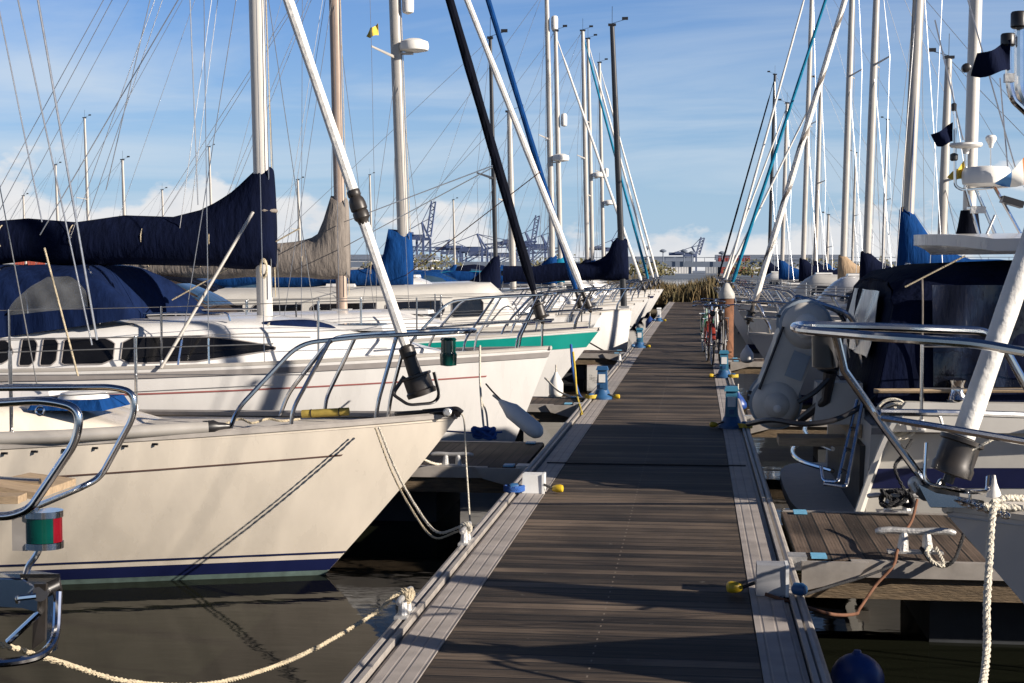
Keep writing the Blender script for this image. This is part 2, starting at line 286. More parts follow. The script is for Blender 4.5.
class MB:
    def __init__(s): s.v = []; s.f = []
    def add(s, vs, fs):
        o = len(s.v); s.v += [Vector(x) for x in vs]; s.f += [tuple(i+o for i in q) for q in fs]; return s
    def box(s, c, d, rz=0, M=None, taper=1.0):
        c = Vector(c); X, Y_, Z = d[0]/2, d[1]/2, d[2]/2; q = []
        for z in (-1, 1):
            k = taper if z > 0 else 1
            for (x, y) in ((-1, -1), (1, -1), (1, 1), (-1, 1)):
                p = Vector((x*X*k, y*Y_*k, z*Z))
                if rz: p = Matrix.Rotation(rz, 3, 'Z') @ p
                if M is not None: p = M @ p
                q.append(p+c)
        return s.add(q, [(3, 2, 1, 0), (4, 5, 6, 7), (0, 1, 5, 4), (1, 2, 6, 5), (2, 3, 7, 6), (3, 0, 4, 7)])
    def tube(s, pts, r, sides=8, cap=True, closed=False, flat=1.0, up=None):
        pts = [Vector(p) for p in pts]; n = len(pts)
        rs = r if isinstance(r, (list, tuple)) else [r]*n
        T = []
        for i in range(n):
            a = pts[(i-1) % n] if (closed or i > 0) else pts[i]; c = pts[(i+1) % n] if (closed or i < n-1) else pts[i]
            T.append((c-a).normalized())
        nrm = up if up is not None else (Vector((0, 0, 1)) if abs(T[0].z) < .9 else Vector((0, 1, 0)))
        nrm = (nrm - T[0]*nrm.dot(T[0])).normalized(); vs_ = []
        for i in range(n):
            nrm = (nrm - T[i]*nrm.dot(T[i])).normalized(); bn = T[i].cross(nrm)
            for k in range(sides):
                a = 2*math.pi*k/sides
                vs_.append(pts[i]+(nrm*math.cos(a)+bn*math.sin(a)*flat)*rs[i])
        fs = []
        for i in range(n if closed else n-1):
            j = (i+1) % n
            for k in range(sides):
                k2 = (k+1) % sides
                fs.append((i*sides+k, i*sides+k2, j*sides+k2, j*sides+k))
        if cap and not closed:
            fs.append(tuple(range(sides-1, -1, -1))); fs.append(tuple((n-1)*sides+k for k in range(sides)))
        return s.add(vs_, fs)
    def loft(s, rings, close=True, cap0=False, cap1=False):
        n = len(rings[0]); vs_ = [p for r_ in rings for p in r_]; fs = []
        for i in range(len(rings)-1):
            for k in range(n if close else n-1):
                k2 = (k+1) % n
                fs.append((i*n+k, i*n+k2, (i+1)*n+k2, (i+1)*n+k))
        if cap0: fs.append(tuple(range(n-1, -1, -1)))
        if cap1: fs.append(tuple((len(rings)-1)*n+k for k in range(n)))
        return s.add(vs_, fs)
    def lathe(s, prof, c=(0, 0, 0), axis=(0, 0, 1), sides=16):
        """profile of (radius, height) along an axis from c"""
        ax = Vector(axis).normalized(); a = ax.orthogonal().normalized(); b_ = ax.cross(a); c = Vector(c)
        rings = [[c+ax*h+(a*math.cos(2*math.pi*k/sides)+b_*math.sin(2*math.pi*k/sides))*max(r_, 1e-4) for k in range(sides)] for r_, h in prof]
        return s.loft(rings, True, True, True)
    def sheet(s, grid, thick=0.0):
        """grid of rows of points, given a small thickness along its normal"""
        n, m = len(grid), len(grid[0]); vs_ = [Vector(p) for r_ in grid for p in r_]
        fs = [(i*m+k, i*m+k+1, (i+1)*m+k+1, (i+1)*m+k) for i in range(n-1) for k in range(m-1)]
        if thick:
            bm = bmesh.new(); bv = [bm.verts.new(p) for p in vs_]
            for q in fs:
                try: bm.faces.new([bv[i] for i in q])
                except ValueError: pass
            bm.normal_update()
            low = [v.co - v.normal*thick for v in bv]; bm.free(); N0 = len(vs_); vs_ += low
            fs2 = [tuple(i+N0 for i in reversed(q)) for q in fs]
            edge = [k for k in range(m)]+[i*m+m-1 for i in range(1, n)]+[(n-1)*m+k for k in range(m-2, -1, -1)]+[i*m for i in range(n-2, 0, -1)]
            side = [(edge[(i+1) % len(edge)], edge[i], edge[i]+N0, edge[(i+1) % len(edge)]+N0) for i in range(len(edge))]
            fs = fs+fs2+side
        return s.add(vs_, fs)
    def prism(s, poly, depth):
        """closed outline of 3-d points pushed along a vector"""
        poly = [Vector(p) for p in poly]; d = Vector(depth); n = len(poly)
        return s.add(poly+[p+d for p in poly], [tuple(range(n-1, -1, -1)), tuple(range(n, 2*n))]+[(i, (i+1) % n, n+(i+1) % n, n+i) for i in range(n)])
    def build(s, name, m, parent=None, world=True, smooth=35):
        me = bpy.data.meshes.new(name); vs_ = s.v
        if parent is not None and world:
            root = parent
            while root.parent is not None: root = root.parent
            Mi = (Matrix.Translation(root.location) @ Matrix.Rotation(root.rotation_euler.z, 4, 'Z')).inverted()
            vs_ = [Mi @ v for v in s.v]
        me.from_pydata([tuple(v) for v in vs_], [], s.f); me.validate()
        bm = bmesh.new(); bm.from_mesh(me); bmesh.ops.recalc_face_normals(bm, faces=bm.faces); bm.to_mesh(me); bm.free()
        if smooth:
            me.polygons.foreach_set('use_smooth', [True]*len(me.polygons)); me.set_sharp_from_angle(angle=R(smooth))
        me.materials.append(m)
        o = bpy.data.objects.new(name, me); col.objects.link(o)
        if parent is not None: o.parent = parent
        return o
def tag(o, label=None, cat=None, group=None, kind=None):
    if label: o['label'] = label
    if cat: o['category'] = cat
    if group: o['group'] = group
    if kind: o['kind'] = kind
    return o
def thing(name, label, cat, loc, rz=0.0, group=None):
    o = bpy.data.objects.new(name, None); col.objects.link(o); o.location = Vector(loc); o.rotation_euler = (0, 0, rz); o.empty_display_size = .2
    return tag(o, label, cat, group)
def copy_tree(o, parent=None):
    c = o.copy(); col.objects.link(c); c.parent = parent
    for ch in list(o.children): copy_tree(ch, c)
    return c
def T(*a, **k): return MB().tube(*a, **k)
def PX(pts): return [P(*q) for q in pts]
def lerp(a, b, t): return a+(b-a)*t

WATER = -0.5
# ------------------------------------------------------------------ setting
g = MB(); S = 5000
g.add([(-S, -200, WATER), (S, -200, WATER), (S, S, WATER), (-S, S, WATER)], [(0, 1, 2, 3)])
tag(g.build('water', water_m, smooth=0), 'calm dark harbour water between the boats', kind='structure')
DL, DWL, DWR, DR = -1.36, -1.065, 0.262, 0.53
D0, D1 = -3.0, 73.0
dock = thing('dock', 'long weathered timber pontoon walkway with aluminium edges', 'dock', (0, 0, 0)); dock['kind'] = 'structure'
MB().box(((DWL+DWR)/2, (D0+D1)/2, -0.03), (DWR-DWL, D1-D0, 0.06)).build('deck_boards', dock_wood, dock)
for x0, x1 in ((DWL-.004, -1.245), (DWR+.004, .425)):
    MB().box(((x0+x1)/2, (D0+D1)/2, -0.022), (abs(x1-x0), D1-D0, 0.05)).build('edge_plate', alu_rib, dock)
for xa, sgn in ((-1.245, -1), (.425, 1)):
    m = MB().box((xa+sgn*.012, (D0+D1)/2, -.035), (.018, D1-D0, .05)); m.box((xa+sgn*.040, (D0+D1)/2, -.010), (.022, D1-D0, .06))
    m.build('slot_rail', alu_edge, dock)
    xo = DL+.026 if sgn < 0 else DR-.026
    m = MB(); m.tube([(xo, D0, -.008), (xo, D1, -.008)], .026, 10); m.box((xo-sgn*.02, (D0+D1)/2, -.16), (.016, D1-D0, .25)); m.build('outer_rail', alu_edge, dock)
for xa in (-1.16, .36):
    MB().box((xa, (D0+D1)/2, -.125), (.30, D1-D0, .12)).build('side_beam', floatm, dock)
for yj in (12.25, 24.2, 36.2, 48.2, 60.2):
    m = MB().box((-.41, yj, .004), (1.62, .045, .010)); m.box((-.41, yj, .004), (1.0, .05, .004)) if False else None
    m.build('joint_strip', rope_k, dock)
y = D0
while y < D1-2:
    MB().box((-.41, y+1.2, -.42), (1.5, 2.0, .46)).build('float', floatm, dock); y += 6.0

def finger(Y0, Y1, xr, length, side, label):
    """finger pontoon off the walkway; side -1 left, +1 right"""
    r = thing('finger_pontoon', label, 'finger pontoon', (xr, (Y0+Y1)/2, 0), 0, 'finger pontoons between the berths')
    xa, xb = xr, xr+side*length; xc = (xa+xb)/2; w_ = Y1-Y0
    MB().box((xc, (Y0+Y1)/2, -.03), (length, w_-.10, .05)).build('deck_boards', finger_wood, r)
    for yy, s2 in ((Y0, -1), (Y1, 1)):
        MB().box((xc+side*.14, yy-s2*.028, -.045), (length-.3, .052, .09)).build('edge_beam', alu_edge, r)
        MB().box((xc, yy-s2*.06, -.155), (length, .05, .12)).build('fascia_board', wood_f, r)
        x1 = xa+side*.02
        m = MB().prism([(x1, yy+s2*.0, -.004), (x1+side*.36, yy+s2*.0, -.004), (x1+side*.30, yy, -.09), (x1, yy, -.17)], (0, s2*.03, 0))
        m.build('gusset_plate', alu_edge, r)
        MB().box((xa+side*.12, yy-s2*.10, .006), (.085, .12, .012)).build('corner_pad', pad_b, r)
    for k in range(3):
        MB().box((xa+side*(1.6+k*3.2), (Y0+Y1)/2, -.40), (1.7, w_*.7, .40)).build('float', floatm, r)
    MB().box((xa-side*.0, Y0+.06, -.02), (.10, .14, .075)).build('hinge_bracket', cast, r)
    return r
finger(8.33, 10.05, .56, 8.5, 1, 'nearest right finger pontoon with light blue corner pads, before the tented motor sailer')
finger(11.95, 13.75, -1.39, 9.0, -1, 'brown finger pontoon on the left just beyond the cream yacht bow')
finger(26.2, 27.2, .56, 8.5, 1, 'finger pontoon on the right beside the parked bicycles')
finger(17.6, 18.7, -1.39, 9.0, -1, 'finger pontoon on the left beside the tall blue pedestal')
finger(28.4, 29.6, -1.39, 9.0, -1, 'finger pontoon on the left between teal banded yacht and plumb bowed boat')
finger(16.3, 17.3, .56, 8.5, 1, 'finger pontoon on the right behind the grey inflatable dinghy')

# ------------------------------------------------------------------ yachts
class Hull:
    def __init__(s, L=10, B=3.3, fb=1.15, fm=.92, fs=.98, oh=.85, so=.25, um=.58, pw=1.9, stw=.72, fl=(.42, .10), stem=1.0, rev=0):
        s.__dict__.update(locals())
    def sheer(s, u):
        return s.fm+(s.fb-s.fm)*((.68-u)/.68)**2 if u < .68 else s.fm+(s.fs-s.fm)*((u-.68)/.32)**2
    def half(s, u):
        if u < s.um: return s.B/2*(1-(1-u/s.um)**s.pw)
        return s.B/2*(1-(1-s.stw)*((u-s.um)/(1-s.um))**2)
    def xb(s, z):
        h = max(0.0, (s.fb-z)/s.fb); return s.L/2-s.oh*h**s.stem
    def xs(s, z):
        h = (s.fs-z)/s.fs; return -s.L/2+s.so*h
    def pt(s, u, z, side, off=0.0):
        sh = s.sheer(u); h = max(0.0, (sh-z)/sh); fl = lerp(s.fl[0], s.fl[1], min(1, u*1.5))
        g_ = 1-fl*min(h, 1)**1.5
        if h > 1: g_ *= max(.1, 1-(h-1)*.9)
        y = s.half(u)*g_
        return Vector((lerp(s.xb(z), s.xs(z), u), side*(y+off), z))
    def u_of(s, d): return max(0.0, min(1.0, d/s.L))            # distance aft of the bow tip at deck level
US = [0, .012, .03, .055, .085, .12, .16, .21, .27, .34, .42, .5, .58, .67, .76, .85, .93, 1.0]
def hull_mesh(h):
    m = MB(); rings = []
    for u in US:
        sh = h.sheer(u); zs = [lerp(sh, -.4, k/9) for k in range(10)]
        rings.append([h.pt(u, z, 1) for z in zs]+[h.pt(u, z, -1) for z in reversed(zs)])
    m.loft(rings, False, False, True)
    return m
def hull_band(h, f0, f1, off=.006, u0=0.0, u1=1.0, n=26):
    """band on both sides between two height functions of u, thin and standing proud of the hull"""
    m = MB()
    us = [u0]+[u for u in US if u0 < u < u1]+[u1]
    for sd in (1, -1):
        a = []
        for u in us:
            z0, z1 = f0(u), f1(u); a.append([h.pt(u, lerp(z0, z1, j/2), sd, off) for j in range(3)])
        m.sheet(a, 0.0)
    return m
def deck_mesh(h, drop=.02, camber=.07):
    rows = []
    for u in US:
        z = h.sheer(u)-drop; hb = h.half(u)*.992; x = h.pt(u, h.sheer(u), 1).x
        rows.append([Vector((x, hb*t_, z+camber*(1-t_*t_)*min(1, hb))) for t_ in (1, .75, .5, .25, 0, -.25, -.5, -.75, -1)])
    return MB().sheet(rows)
def arc(a, b, n):  return [lerp(a, b, k/n) for k in range(n+1)]

def yacht(name, label, bow, side, h, p, detail=2):
    """bow = world point of the stem head; side -1: berth on the left, bow pointing right; +1: the other way"""
    rz = 0.0 if side < 0 else math.pi
    fx = 1 if side < 0 else -1
    if p.get('sternto'): rz = math.pi-rz if rz else math.pi; fx = -fx
    root = thing(name, label, p.get('cat', 'sailboat'), (bow[0]-fx*h.L/2, bow[1], WATER), rz, p.get('group', 'boats moored along the pontoon'))
    def B(m, nm, mt, par=root, sm=35): return m.build(nm, mt, par, world=False, smooth=sm)
    X0 = h.L/2
    gel = p.get('gel', gel_white)
    ho = B(hull_mesh(h), 'hull', gel, sm=50)
    B(deck_mesh(h), 'deck', p.get('deckm', gel_old), sm=50)
    if p.get('boot'):
        for (z0, z1, mt, off) in p['boot']:
            B(hull_band(h, lambda u: z0, lambda u: z1, off), 'boot_stripe', mt, ho)
    for (d0, d1, mt, off, ua, ub) in p.get('bands', []):
        B(hull_band(h, lambda u: h.sheer(u)-d0, lambda u: h.sheer(u)-d1, off, ua, ub), 'hull_stripe', mt, ho)
    def deckz(d): return h.sheer(h.u_of(d))
    def edge(d, sd, inset=.06):
        u = h.u_of(d); q = h.pt(u, h.sheer(u), sd); return Vector((q.x, sd*max(0.02, abs(q.y)-inset), q.z))
    # toe rail
    tr = MB()
    for sd in (1, -1):
        tr.tube([h.pt(u, h.sheer(u), sd)+Vector((0, -sd*.015, .012)) for u in US], p.get('toer', .022), 6)
    B(tr, 'toe_rail', p.get('toem', alu))
    # coachroof
    cr_ = p.get('coach')
    if cr_:
        s0, s1, hw, ht, ramp = cr_['s0'], cr_['s1'], cr_['hw'], cr_['h'], cr_.get('ramp', 1.6)
        def prof(s_):
            t_ = min(1, max(0, (s_-s0)/ramp)); e = math.sin(t_*math.pi/2)**.9
            aft = min(1, max(0.0, (s1-s_)/.25))**.4 if s_ > s1-.25 else 1
            zz_ = deckz(s_)-.01; H = max(.02, ht*e); wv = min(hw, h.half(h.u_of(s_))-.38)*(.55+.45*e)
            return zz_, H, max(.15, wv)
        def cside(s_, f, sd, off=0.0):
            zz_, H, wv = prof(s_)
            return Vector((X0-s_, sd*(lerp(wv, wv*.90, f)+off), zz_+H*.72*f))
        rings = []
        ss = [lerp(s0, s1, k/22) for k in range(23)]
        for s_ in ss:
            zz_, H, wv = prof(s_); pr = [(wv, 0), (wv*.95, .36), (wv*.90, .72), (wv*.84, .87), (wv*.72, .96), (wv*.40, 1.03), (0, 1.06)]
            pts = [Vector((X0-s_, a, zz_+H*f)) for a, f in pr]; pts += [Vector((X0-s_, -a, zz_+H*f)) for a, f in reversed(pr[:-1])]
            rings.append(pts)
        co = B(MB().loft(rings, False, True, True), 'coachroof', p.get('coachm', gel), sm=40)
        for (a, b_, f0, f1, nose) in cr_.get('win', []):
            for sd in (1, -1):
                rows = []
                for k in range(17):
                    t_ = k/16; s_ = lerp(a, b_, t_)
                    sq = min(1, (t_/nose)**.75) if nose > 0 and t_ < nose else 1.0
                    ed = .0
                    if t_ > .94: ed = (t_-.94)/.06*.18
                    kk = 1.0 if abs(b_-a) > .8 else .45
                    lo = lerp(f0, f1, (.42*(1-sq)+ed)*kk); hi = lerp(f1, f0, (.50*(1-sq)+ed)*kk)
                    rows.append([cside(s_, lo, sd, .006), cside(s_, (lo+hi)/2, sd, .007), cside(s_, hi, sd, .006)])
                B(MB().sheet(rows, 0.0), 'window', cr_.get('winm', dglass), co)
                if detail > 1 and sd == -1 or detail > 1 and side > 0:
                    B(T([r_[0] for r_ in rows]+[r_[2] for r_ in reversed(rows)], .007, 5, closed=True), 'window_frame', greyp, co)
        if cr_.get('rail'):
            for sd in (1, -1):
                a, b_ = cr_['rail']; zz_, H, wv = prof(a)
                pa = [Vector((X0-s_, sd*prof(s_)[2]*.78, prof(s_)[0]+prof(s_)[1]*.97+q)) for s_, q in ((a, 0), (a+.02, .08), ((a+b_)/2, .09), (b_-.02, .08), (b_, 0))]
                B(T(bendpath(pa, .05), .013, 6), 'grab_rail', steel, co)
        for (s_, hwid, lng) in cr_.get('hatch', []):
            zz_, H, wv = prof(s_); zt = zz_+H*1.06
            hm = MB().box((X0-s_, 0, zt+.02), (lng, hwid, .05), taper=.94); ha = B(hm, 'hatch', p.get('hatchm', gel_white), co)
            B(MB().box((X0-s_, 0, zt+.05), (lng*.78, hwid*.78, .012)), 'hatch_glass', bglass, ha)
    # mast and rig
    mp = p.get('mast')
    if mp:
        s_ = mp['s']; zb = mp.get('zb') or (deckz(s_)+(cr_['h']*.95 if cr_ and s_ > cr_['s0']+.6 else .05))
        ht = mp['h']; rk = math.tan(R(mp.get('rake', 1.2))); rr = mp.get('r', .085)
        base = Vector((X0-s_, 0, zb)); 
        def at(z): return Vector((X0-s_-(z-zb)*rk, 0, z))
        mt = mp.get('mat', alu)
        nseg = 8
        pts = [at(lerp(zb, ht, k/nseg)) for k in range(nseg+1)]
        mo = B(T(pts, [lerp(rr, rr*.72, max(0, (k/nseg-.5)*2)) for k in range(nseg+1)], 14, flat=.72, up=Vector((1, 0, 0))), 'mast', mt)
        B(MB().box(base+Vector((0, 0, .03)), (rr*3.2, rr*2.6, .05)), 'mast_step', cast, mo)
        if mp.get('head', True):
            m = MB().box(at(ht)+Vector((0, 0, .02)), (min(.2, rr*2.4), .09, .05)); m.tube([at(ht), at(ht)+Vector((0, 0.03, .45))], .006, 5)
            m.tube([at(ht)+Vector((0, 0, .05)), at(ht)+Vector((.28, 0, .13))], .006, 5); m.box(at(ht)+Vector((.30, 0, .16)), (.14, .012, .07))
            B(m, 'masthead_gear', blackp, mo)
        sps = mp.get('spreaders', [.5])
        span = mp.get('span', .95)
        tips = {1: [], -1: []}
        for f in sps:
            z = lerp(zb, ht, f)
            for sd in (1, -1):
                tip = at(z)+Vector((-.22, sd*span*(1-.25*(f-.4)), .06)); tips[sd].append(tip)
                B(T([at(z), tip], [.028, .018], 8, flat=.5), 'spreader', mt, mo)
        wr = p.get('wire', .0045)
        top = at(lerp(zb, ht, mp.get('frac', .985)))
        if mp.get('stays', True):
            for sd in (1, -1):
                ch = edge(s_+.15, sd, .05)
                B(T([ch]+tips[sd]+[top], wr, 5), 'shroud', wire)
                B(T([edge(s_+.45, sd, .08), at(lerp(zb, ht, sps[0]-.01))], wr, 5), 'shroud', wire)
                if detail > 1 and len(sps): B(T([edge(s_-.35, sd, .10), at(lerp(zb, ht, sps[0]-.02))], wr, 5), 'shroud', wire)
                if detail > 1:
                    m = MB()
                    for q, tgt in ((ch, tips[sd][0]), (edge(s_+.45, sd, .08), at(lerp(zb, ht, sps[0]-.01)))):
                        dv = (tgt-q).normalized(); m.tube([q, q+dv*.28], [.011, .011], 6); m.box(q-Vector((0, 0, .02)), (.05, .012, .08))
                    B(m, 'turnbuckle', steel)
            if mp.get('backstay', True): B(T([Vector((-X0+.1, 0, h.fs+.05)), at(ht)], wr, 5), 'backstay', wire)
            if mp.get('topping', True) and p.get('boom'): B(T([at(ht)+Vector((-.05, 0, 0)), Vector((X0-s_-p['boom']['l'], .02, zb+p['boom']['z']+.1))], wr*.8, 4), 'topping_lift', wire)
        if detail > 1:
            for k, (dx, dy) in enumerate(((rr*1.25, .05), (rr*1.2, -.07), (-rr*.2, rr+.012))):
                B(T([at(zb+.25)+Vector((dx, dy, 0)), at(ht*.55)+Vector((dx*.8, dy*.4, 0)), at(ht*.97)+Vector((dx*.6, 0, 0))], .0055, 5), 'halyard', (rope_t, wire, rope_b)[k], mo)
            m = MB().lathe([(.035, 0), (.05, .02), (.036, .06), (.034, .09), (.048, .11), (.03, .125)], at(zb+.75)+Vector((0, rr*.7, 0)), (0, 1, 0), 12)
            B(m, 'winch', steel, mo)
        if mp.get('radar'):
            zr = mp['radar']; c = at(zr)+Vector((.30, 0, 0))
            br = B(MB().box(at(zr)+Vector((.16, 0, -.05)), (.24, .10, .03)), 'radar_bracket', alu, mo)
            B(MB().lathe([(.10, -.03), (.235, 0), (.25, .06), (.235, .14), (.12, .19), (.02, .2)], c, sides=20), 'radar_dome', soft_w, br)
        if mp.get('reflector'):
            B(MB().lathe([(.02, 0), (.09, .03), (.10, .08), (.10, .34), (.08, .40), (.02, .42)], at(mp['reflector'])+Vector((rr+.12, 0, 0)), sides=12), 'radar_reflector', soft_w, mo)
        if mp.get('boot'):
            B(T([at(zb-.02), at(zb+.14), at(zb+.34)], [rr*2.1, rr*1.6, rr*1.15], 12), 'mast_boot', mp['boot'], mo)
        # forestay with furled sail
        fs = mp.get('furl')
        if fs:
            tack = Vector((X0-fs.get('d', .25), 0, deckz(.2)+fs.get('z', .32)))
            if fs.get('pos'): tack = fs['pos']-root.location
            dv = (top-tack); up_ = dv.normalized(); rad = fs.get('r', .045)
            n = 26; pts = [tack+dv*(k/n) for k in range(n+1)]
            rs = [rad*(1 if k < n*.9 else .5)*(1-.35*k/n)*(1+.07*math.sin(k*2.3)) for k in range(n+1)]; rs[0] = rad*.5
            pts[0] = tack+up_*.10
            fo = B(T(pts, rs, 9), 'furled_sail', fs.get('mat', sailw))
            if fs.get('strip'):
                m = MB(); hel = []
                a = up_.orthogonal().normalized(); b_ = up_.cross(a)
                for k in range(0, 241):
                    t_ = k/240; th = t_*fs.get('turns', 46); c = tack+dv*lerp(.012, .9, t_); r_ = rad*(1-.35*t_)*1.03
                    hel.append([c+(a*math.cos(th+e)+b_*math.sin(th+e))*r_+up_*(.0) for e in (0, .5, 1.0)])
                m.sheet(hel); B(m, 'sun_strip', fs['strip'], fo)
            ds_ = fs.get('ds', 1.0); dm = MB().lathe([(a_*ds_, b_*ds_) for a_, b_ in [(.012, -.20), (.03, -.17), (.03, -.14), (.085, -.135), (.09, -.12), (.06, -.11), (.06, .0), (.09, .01), (.088, .025), (.035, .03), (.03, .16), (.02, .2)]], tack, up_, 18)
            if fs.get('pos'):
                dm = MB().lathe([(.02, -.035), (.100, -.03), (.104, .0), (.094, .01), (.094, .095), (.106, .10), (.106, .115), (.05, .12), (.045, .24), (.055, .25), (.055, .31), (.03, .33)], tack+up_*.0, up_, 24)
            do = B(dm, 'furling_drum', fs.get('drum', bronze), fo)
            if fs.get('pos'):
                B(T(bendpath([tack+Vector((-.11, -.02, .10)), tack+Vector((-.19, -.04, -.02)), tack+Vector((-.06, -.13, -.085)), tack+Vector((.10, -.06, -.075)), tack+Vector((.13, 0, -.03)), tack+Vector((.09, 0, .13))], .04), .014, 8, flat=.6), 'drum_guard', blackp, do)
            B(T([Vector((X0-fs.get('d', .25)+.04, 0, deckz(.2))), tack-up_*.18], .012, 6), 'tack_plate', steel, fo)
        # boom and its cover
        bo = p.get('boom')
        if bo:
            zbm = zb+bo['z']; Lb = bo['l']; dz = bo.get('drop', 0.0)
            bx = lambda q: Vector((X0-s_-q, 0, zbm+dz*q/Lb))
            boo = B(T([bx(.1), bx(Lb)], .06, 10, flat=.75), 'boom', mt)
            if bo.get('mat'):
                rings = []; hm_, ha = bo.get('hm', .55), bo.get('ha', .2)
                ed_ = bo.get('ed', .38); qs = [-rr*1.25-.015, -rr*1.1, .02, .14, .26, .36, .45, .55, .7, 1.0]+[1.0+(Lb-1.05)*k/6 for k in range(1, 7)]
                for i, q in enumerate(qs):
                    t_ = max(0, q)/Lb; e = math.exp(-max(0, q-bo.get('plate', .05))/ed_)
                    topz = ha*(1-.35*t_)+hm_*e+.03*math.sin(q*5.1); botz = -bo.get('hb', .10)-.02*math.sin(q*4.3)
                    wd = (.13+.07*math.sin(math.pi*min(1, t_*1.3+.2)))*(1-.3*t_)
                    if q < 0: wd = max(rr*1.15, wd*.75)
                    if q < -rr*1.3: topz = topz*.96; wd *= .6
                    c = bx(q) if q > 0 else Vector((X0-s_-q, 0, zbm))
                    ring = []
                    for k in range(14):
                        a = 2*math.pi*k/14; zc = (topz+botz)/2; hz = (topz-botz)/2
                        nn = Vector((0, wd*math.sin(a)*(1-.35*max(0, math.cos(a))), zc+hz*math.cos(a)))
                        nn.z += -.035*abs(math.sin(q*3.1+k*.2))*(1 if math.cos(a) < -.3 else 0)
                        lean = -rk*max(0, nn.z) if q < .3 else 0
                        ring.append(c+nn+Vector((lean, 0, 0)))
                    rings.append(ring)
                so2 = B(MB().loft(rings, True, True, True), 'sail_cover', bo['mat'], boo, 60)
                if detail > 1:
                    for q in (.55, 1.3, 2.1, 2.9, 3.7):
                        if q < Lb-.2:
                            m = MB().tube([bx(q)+Vector((0, .19*math.sin(a)*(1-.3*q/Lb), .04+.17*(1-.3*q/Lb)*math.cos(a)-.02)) for a in [2*math.pi*k/14 for k in range(14)]], .006, 5, closed=True)
                            B(m, 'sail_tie', rope_t, so2)
            if bo.get('lazy'):
                for sd in (1, -1):
                    apex = at(lerp(zb, ht, .55))
                    for q in (.9, 2.1, 3.2):
                        B(T([bx(q)+Vector((0, sd*.14, 0)), apex+Vector((0, sd*.05, 0))], .004, 4), 'lazy_jack', wire, boo)
            if bo.get('vang'):
                B(T([base+Vector((-.05, 0, .15)), bx(1.25)+Vector((0, 0, -.06))], .022, 8), 'boom_vang', mt, boo)
            if bo.get('sheet'):
                B(T([bx(Lb-.7), Vector((X0-s_-Lb+.7, .1, deckz(s_+Lb)+.4))], .012, 5), 'mainsheet', rope_w, boo)
    # pulpit
    pu = p.get('pulpit')
    if pu:
        hh = pu.get('h', .58); ln = pu.get('len', 1.25); fr = pu.get('front', .10); tr_ = pu.get('r', .0135)
        pm = []
        for sd in (1, -1):
            a = edge(ln, sd, .05)
            rail = [a, a+Vector((.06, 0, .16)), edge(ln-.42, sd, .03)+Vector((0, 0, hh)), edge(ln*.4, sd, -.02)+Vector((0, 0, hh+.02)), Vector((X0+fr*.4, sd*.24, deckz(0)+hh+.02)), Vector((X0+fr, 0, deckz(0)+hh+.02))]
            pm.append(rail)
        full = pm[0]+list(reversed(pm[1]))[1:]
        po = B(T(bendpath(full, .12), tr_, 8), 'pulpit', steel)
        for sd in (1, -1):
            for (d0, d1) in pu.get('legs', [(.85, .55), (.35, .12)]):
                top_ = edge(d1, sd, .0)+Vector((0, 0, hh+.015)); top_.y = sd*max(abs(top_.y), .10)
                f_ = edge(d0, sd, .05)
                B(T(bendpath([f_, f_+Vector((.02, 0, .14)), top_], .06), tr_*.9, 8), 'pulpit_leg', steel, po)
        if pu.get('mid'):
            for sd in (1, -1):
                B(T([edge(ln-.2, sd, .05)+Vector((.0, 0, hh*.52)), edge(.5, sd, .02)+Vector((0, 0, hh*.55)), Vector((X0+fr*.3, sd*.12, deckz(0)+hh*.55))], tr_*.8, 6), 'pulpit_rail', steel, po)
        if pu.get('lamp'):
            m = MB().lathe([(.03, -.09), (.055, -.085), (.058, -.01), (.05, .0), (.05, .08), (.058, .085), (.045, .1)], Vector((X0+fr-.17, -.16, deckz(0)+hh-.12)), sides=14)
            B(m, 'navigation_lamp', pu['lamp'], po)
    # stanchions and lifelines
    st = p.get('stanch')
    if st:
        for sd in (1, -1):
            tops, mids = [], []
            for d in st:
                f_ = edge(d, sd, .07); tops.append(f_+Vector((0, 0, .60))); mids.append(f_+Vector((0, 0, .31)))
                so3 = B(T([f_, f_+Vector((0, 0, .61))], .0125, 7), 'stanchion', steel)
                if detail > 1: B(MB().lathe([(.035, 0), (.035, .012), (.02, .03), (.018, .08)], f_, sides=10), 'stanchion_base', cast, so3)
            a = edge(1.1 if pu else .6, sd, .07)
            for arr, zz_ in ((tops, .57), (mids, .30)):
                B(T([a+Vector((0, 0, zz_))]+arr, .004 if detail > 1 else .006, 5), 'lifeline', wire)
    # sprayhood
    sp = p.get('hood')
    if sp:
        s0, s1, wv, z0, z1, mtl = sp['s0'], sp['s1'], sp['w'], sp['z0'], sp['z1'], sp['mat']
        rings = []
        for k in range(9):
            t_ = k/8; s_ = lerp(s0, s1, t_); H = (z1-z0)*math.sin(min(1, t_*1.25+.02)*math.pi/2)**.8
            if t_ > .8: H *= 1-.06*(t_-.8)/.2
            rings.append([Vector((X0-s_, wv*(.9+.1*t_)*math.copysign(abs(math.cos(a))**.6, math.cos(a)), z0+H*abs(math.sin(a))**.62)) for a in arc(0, math.pi, 18)])
        hd = B(MB().sheet(rings, .012), 'sprayhood', mtl, root, 60)
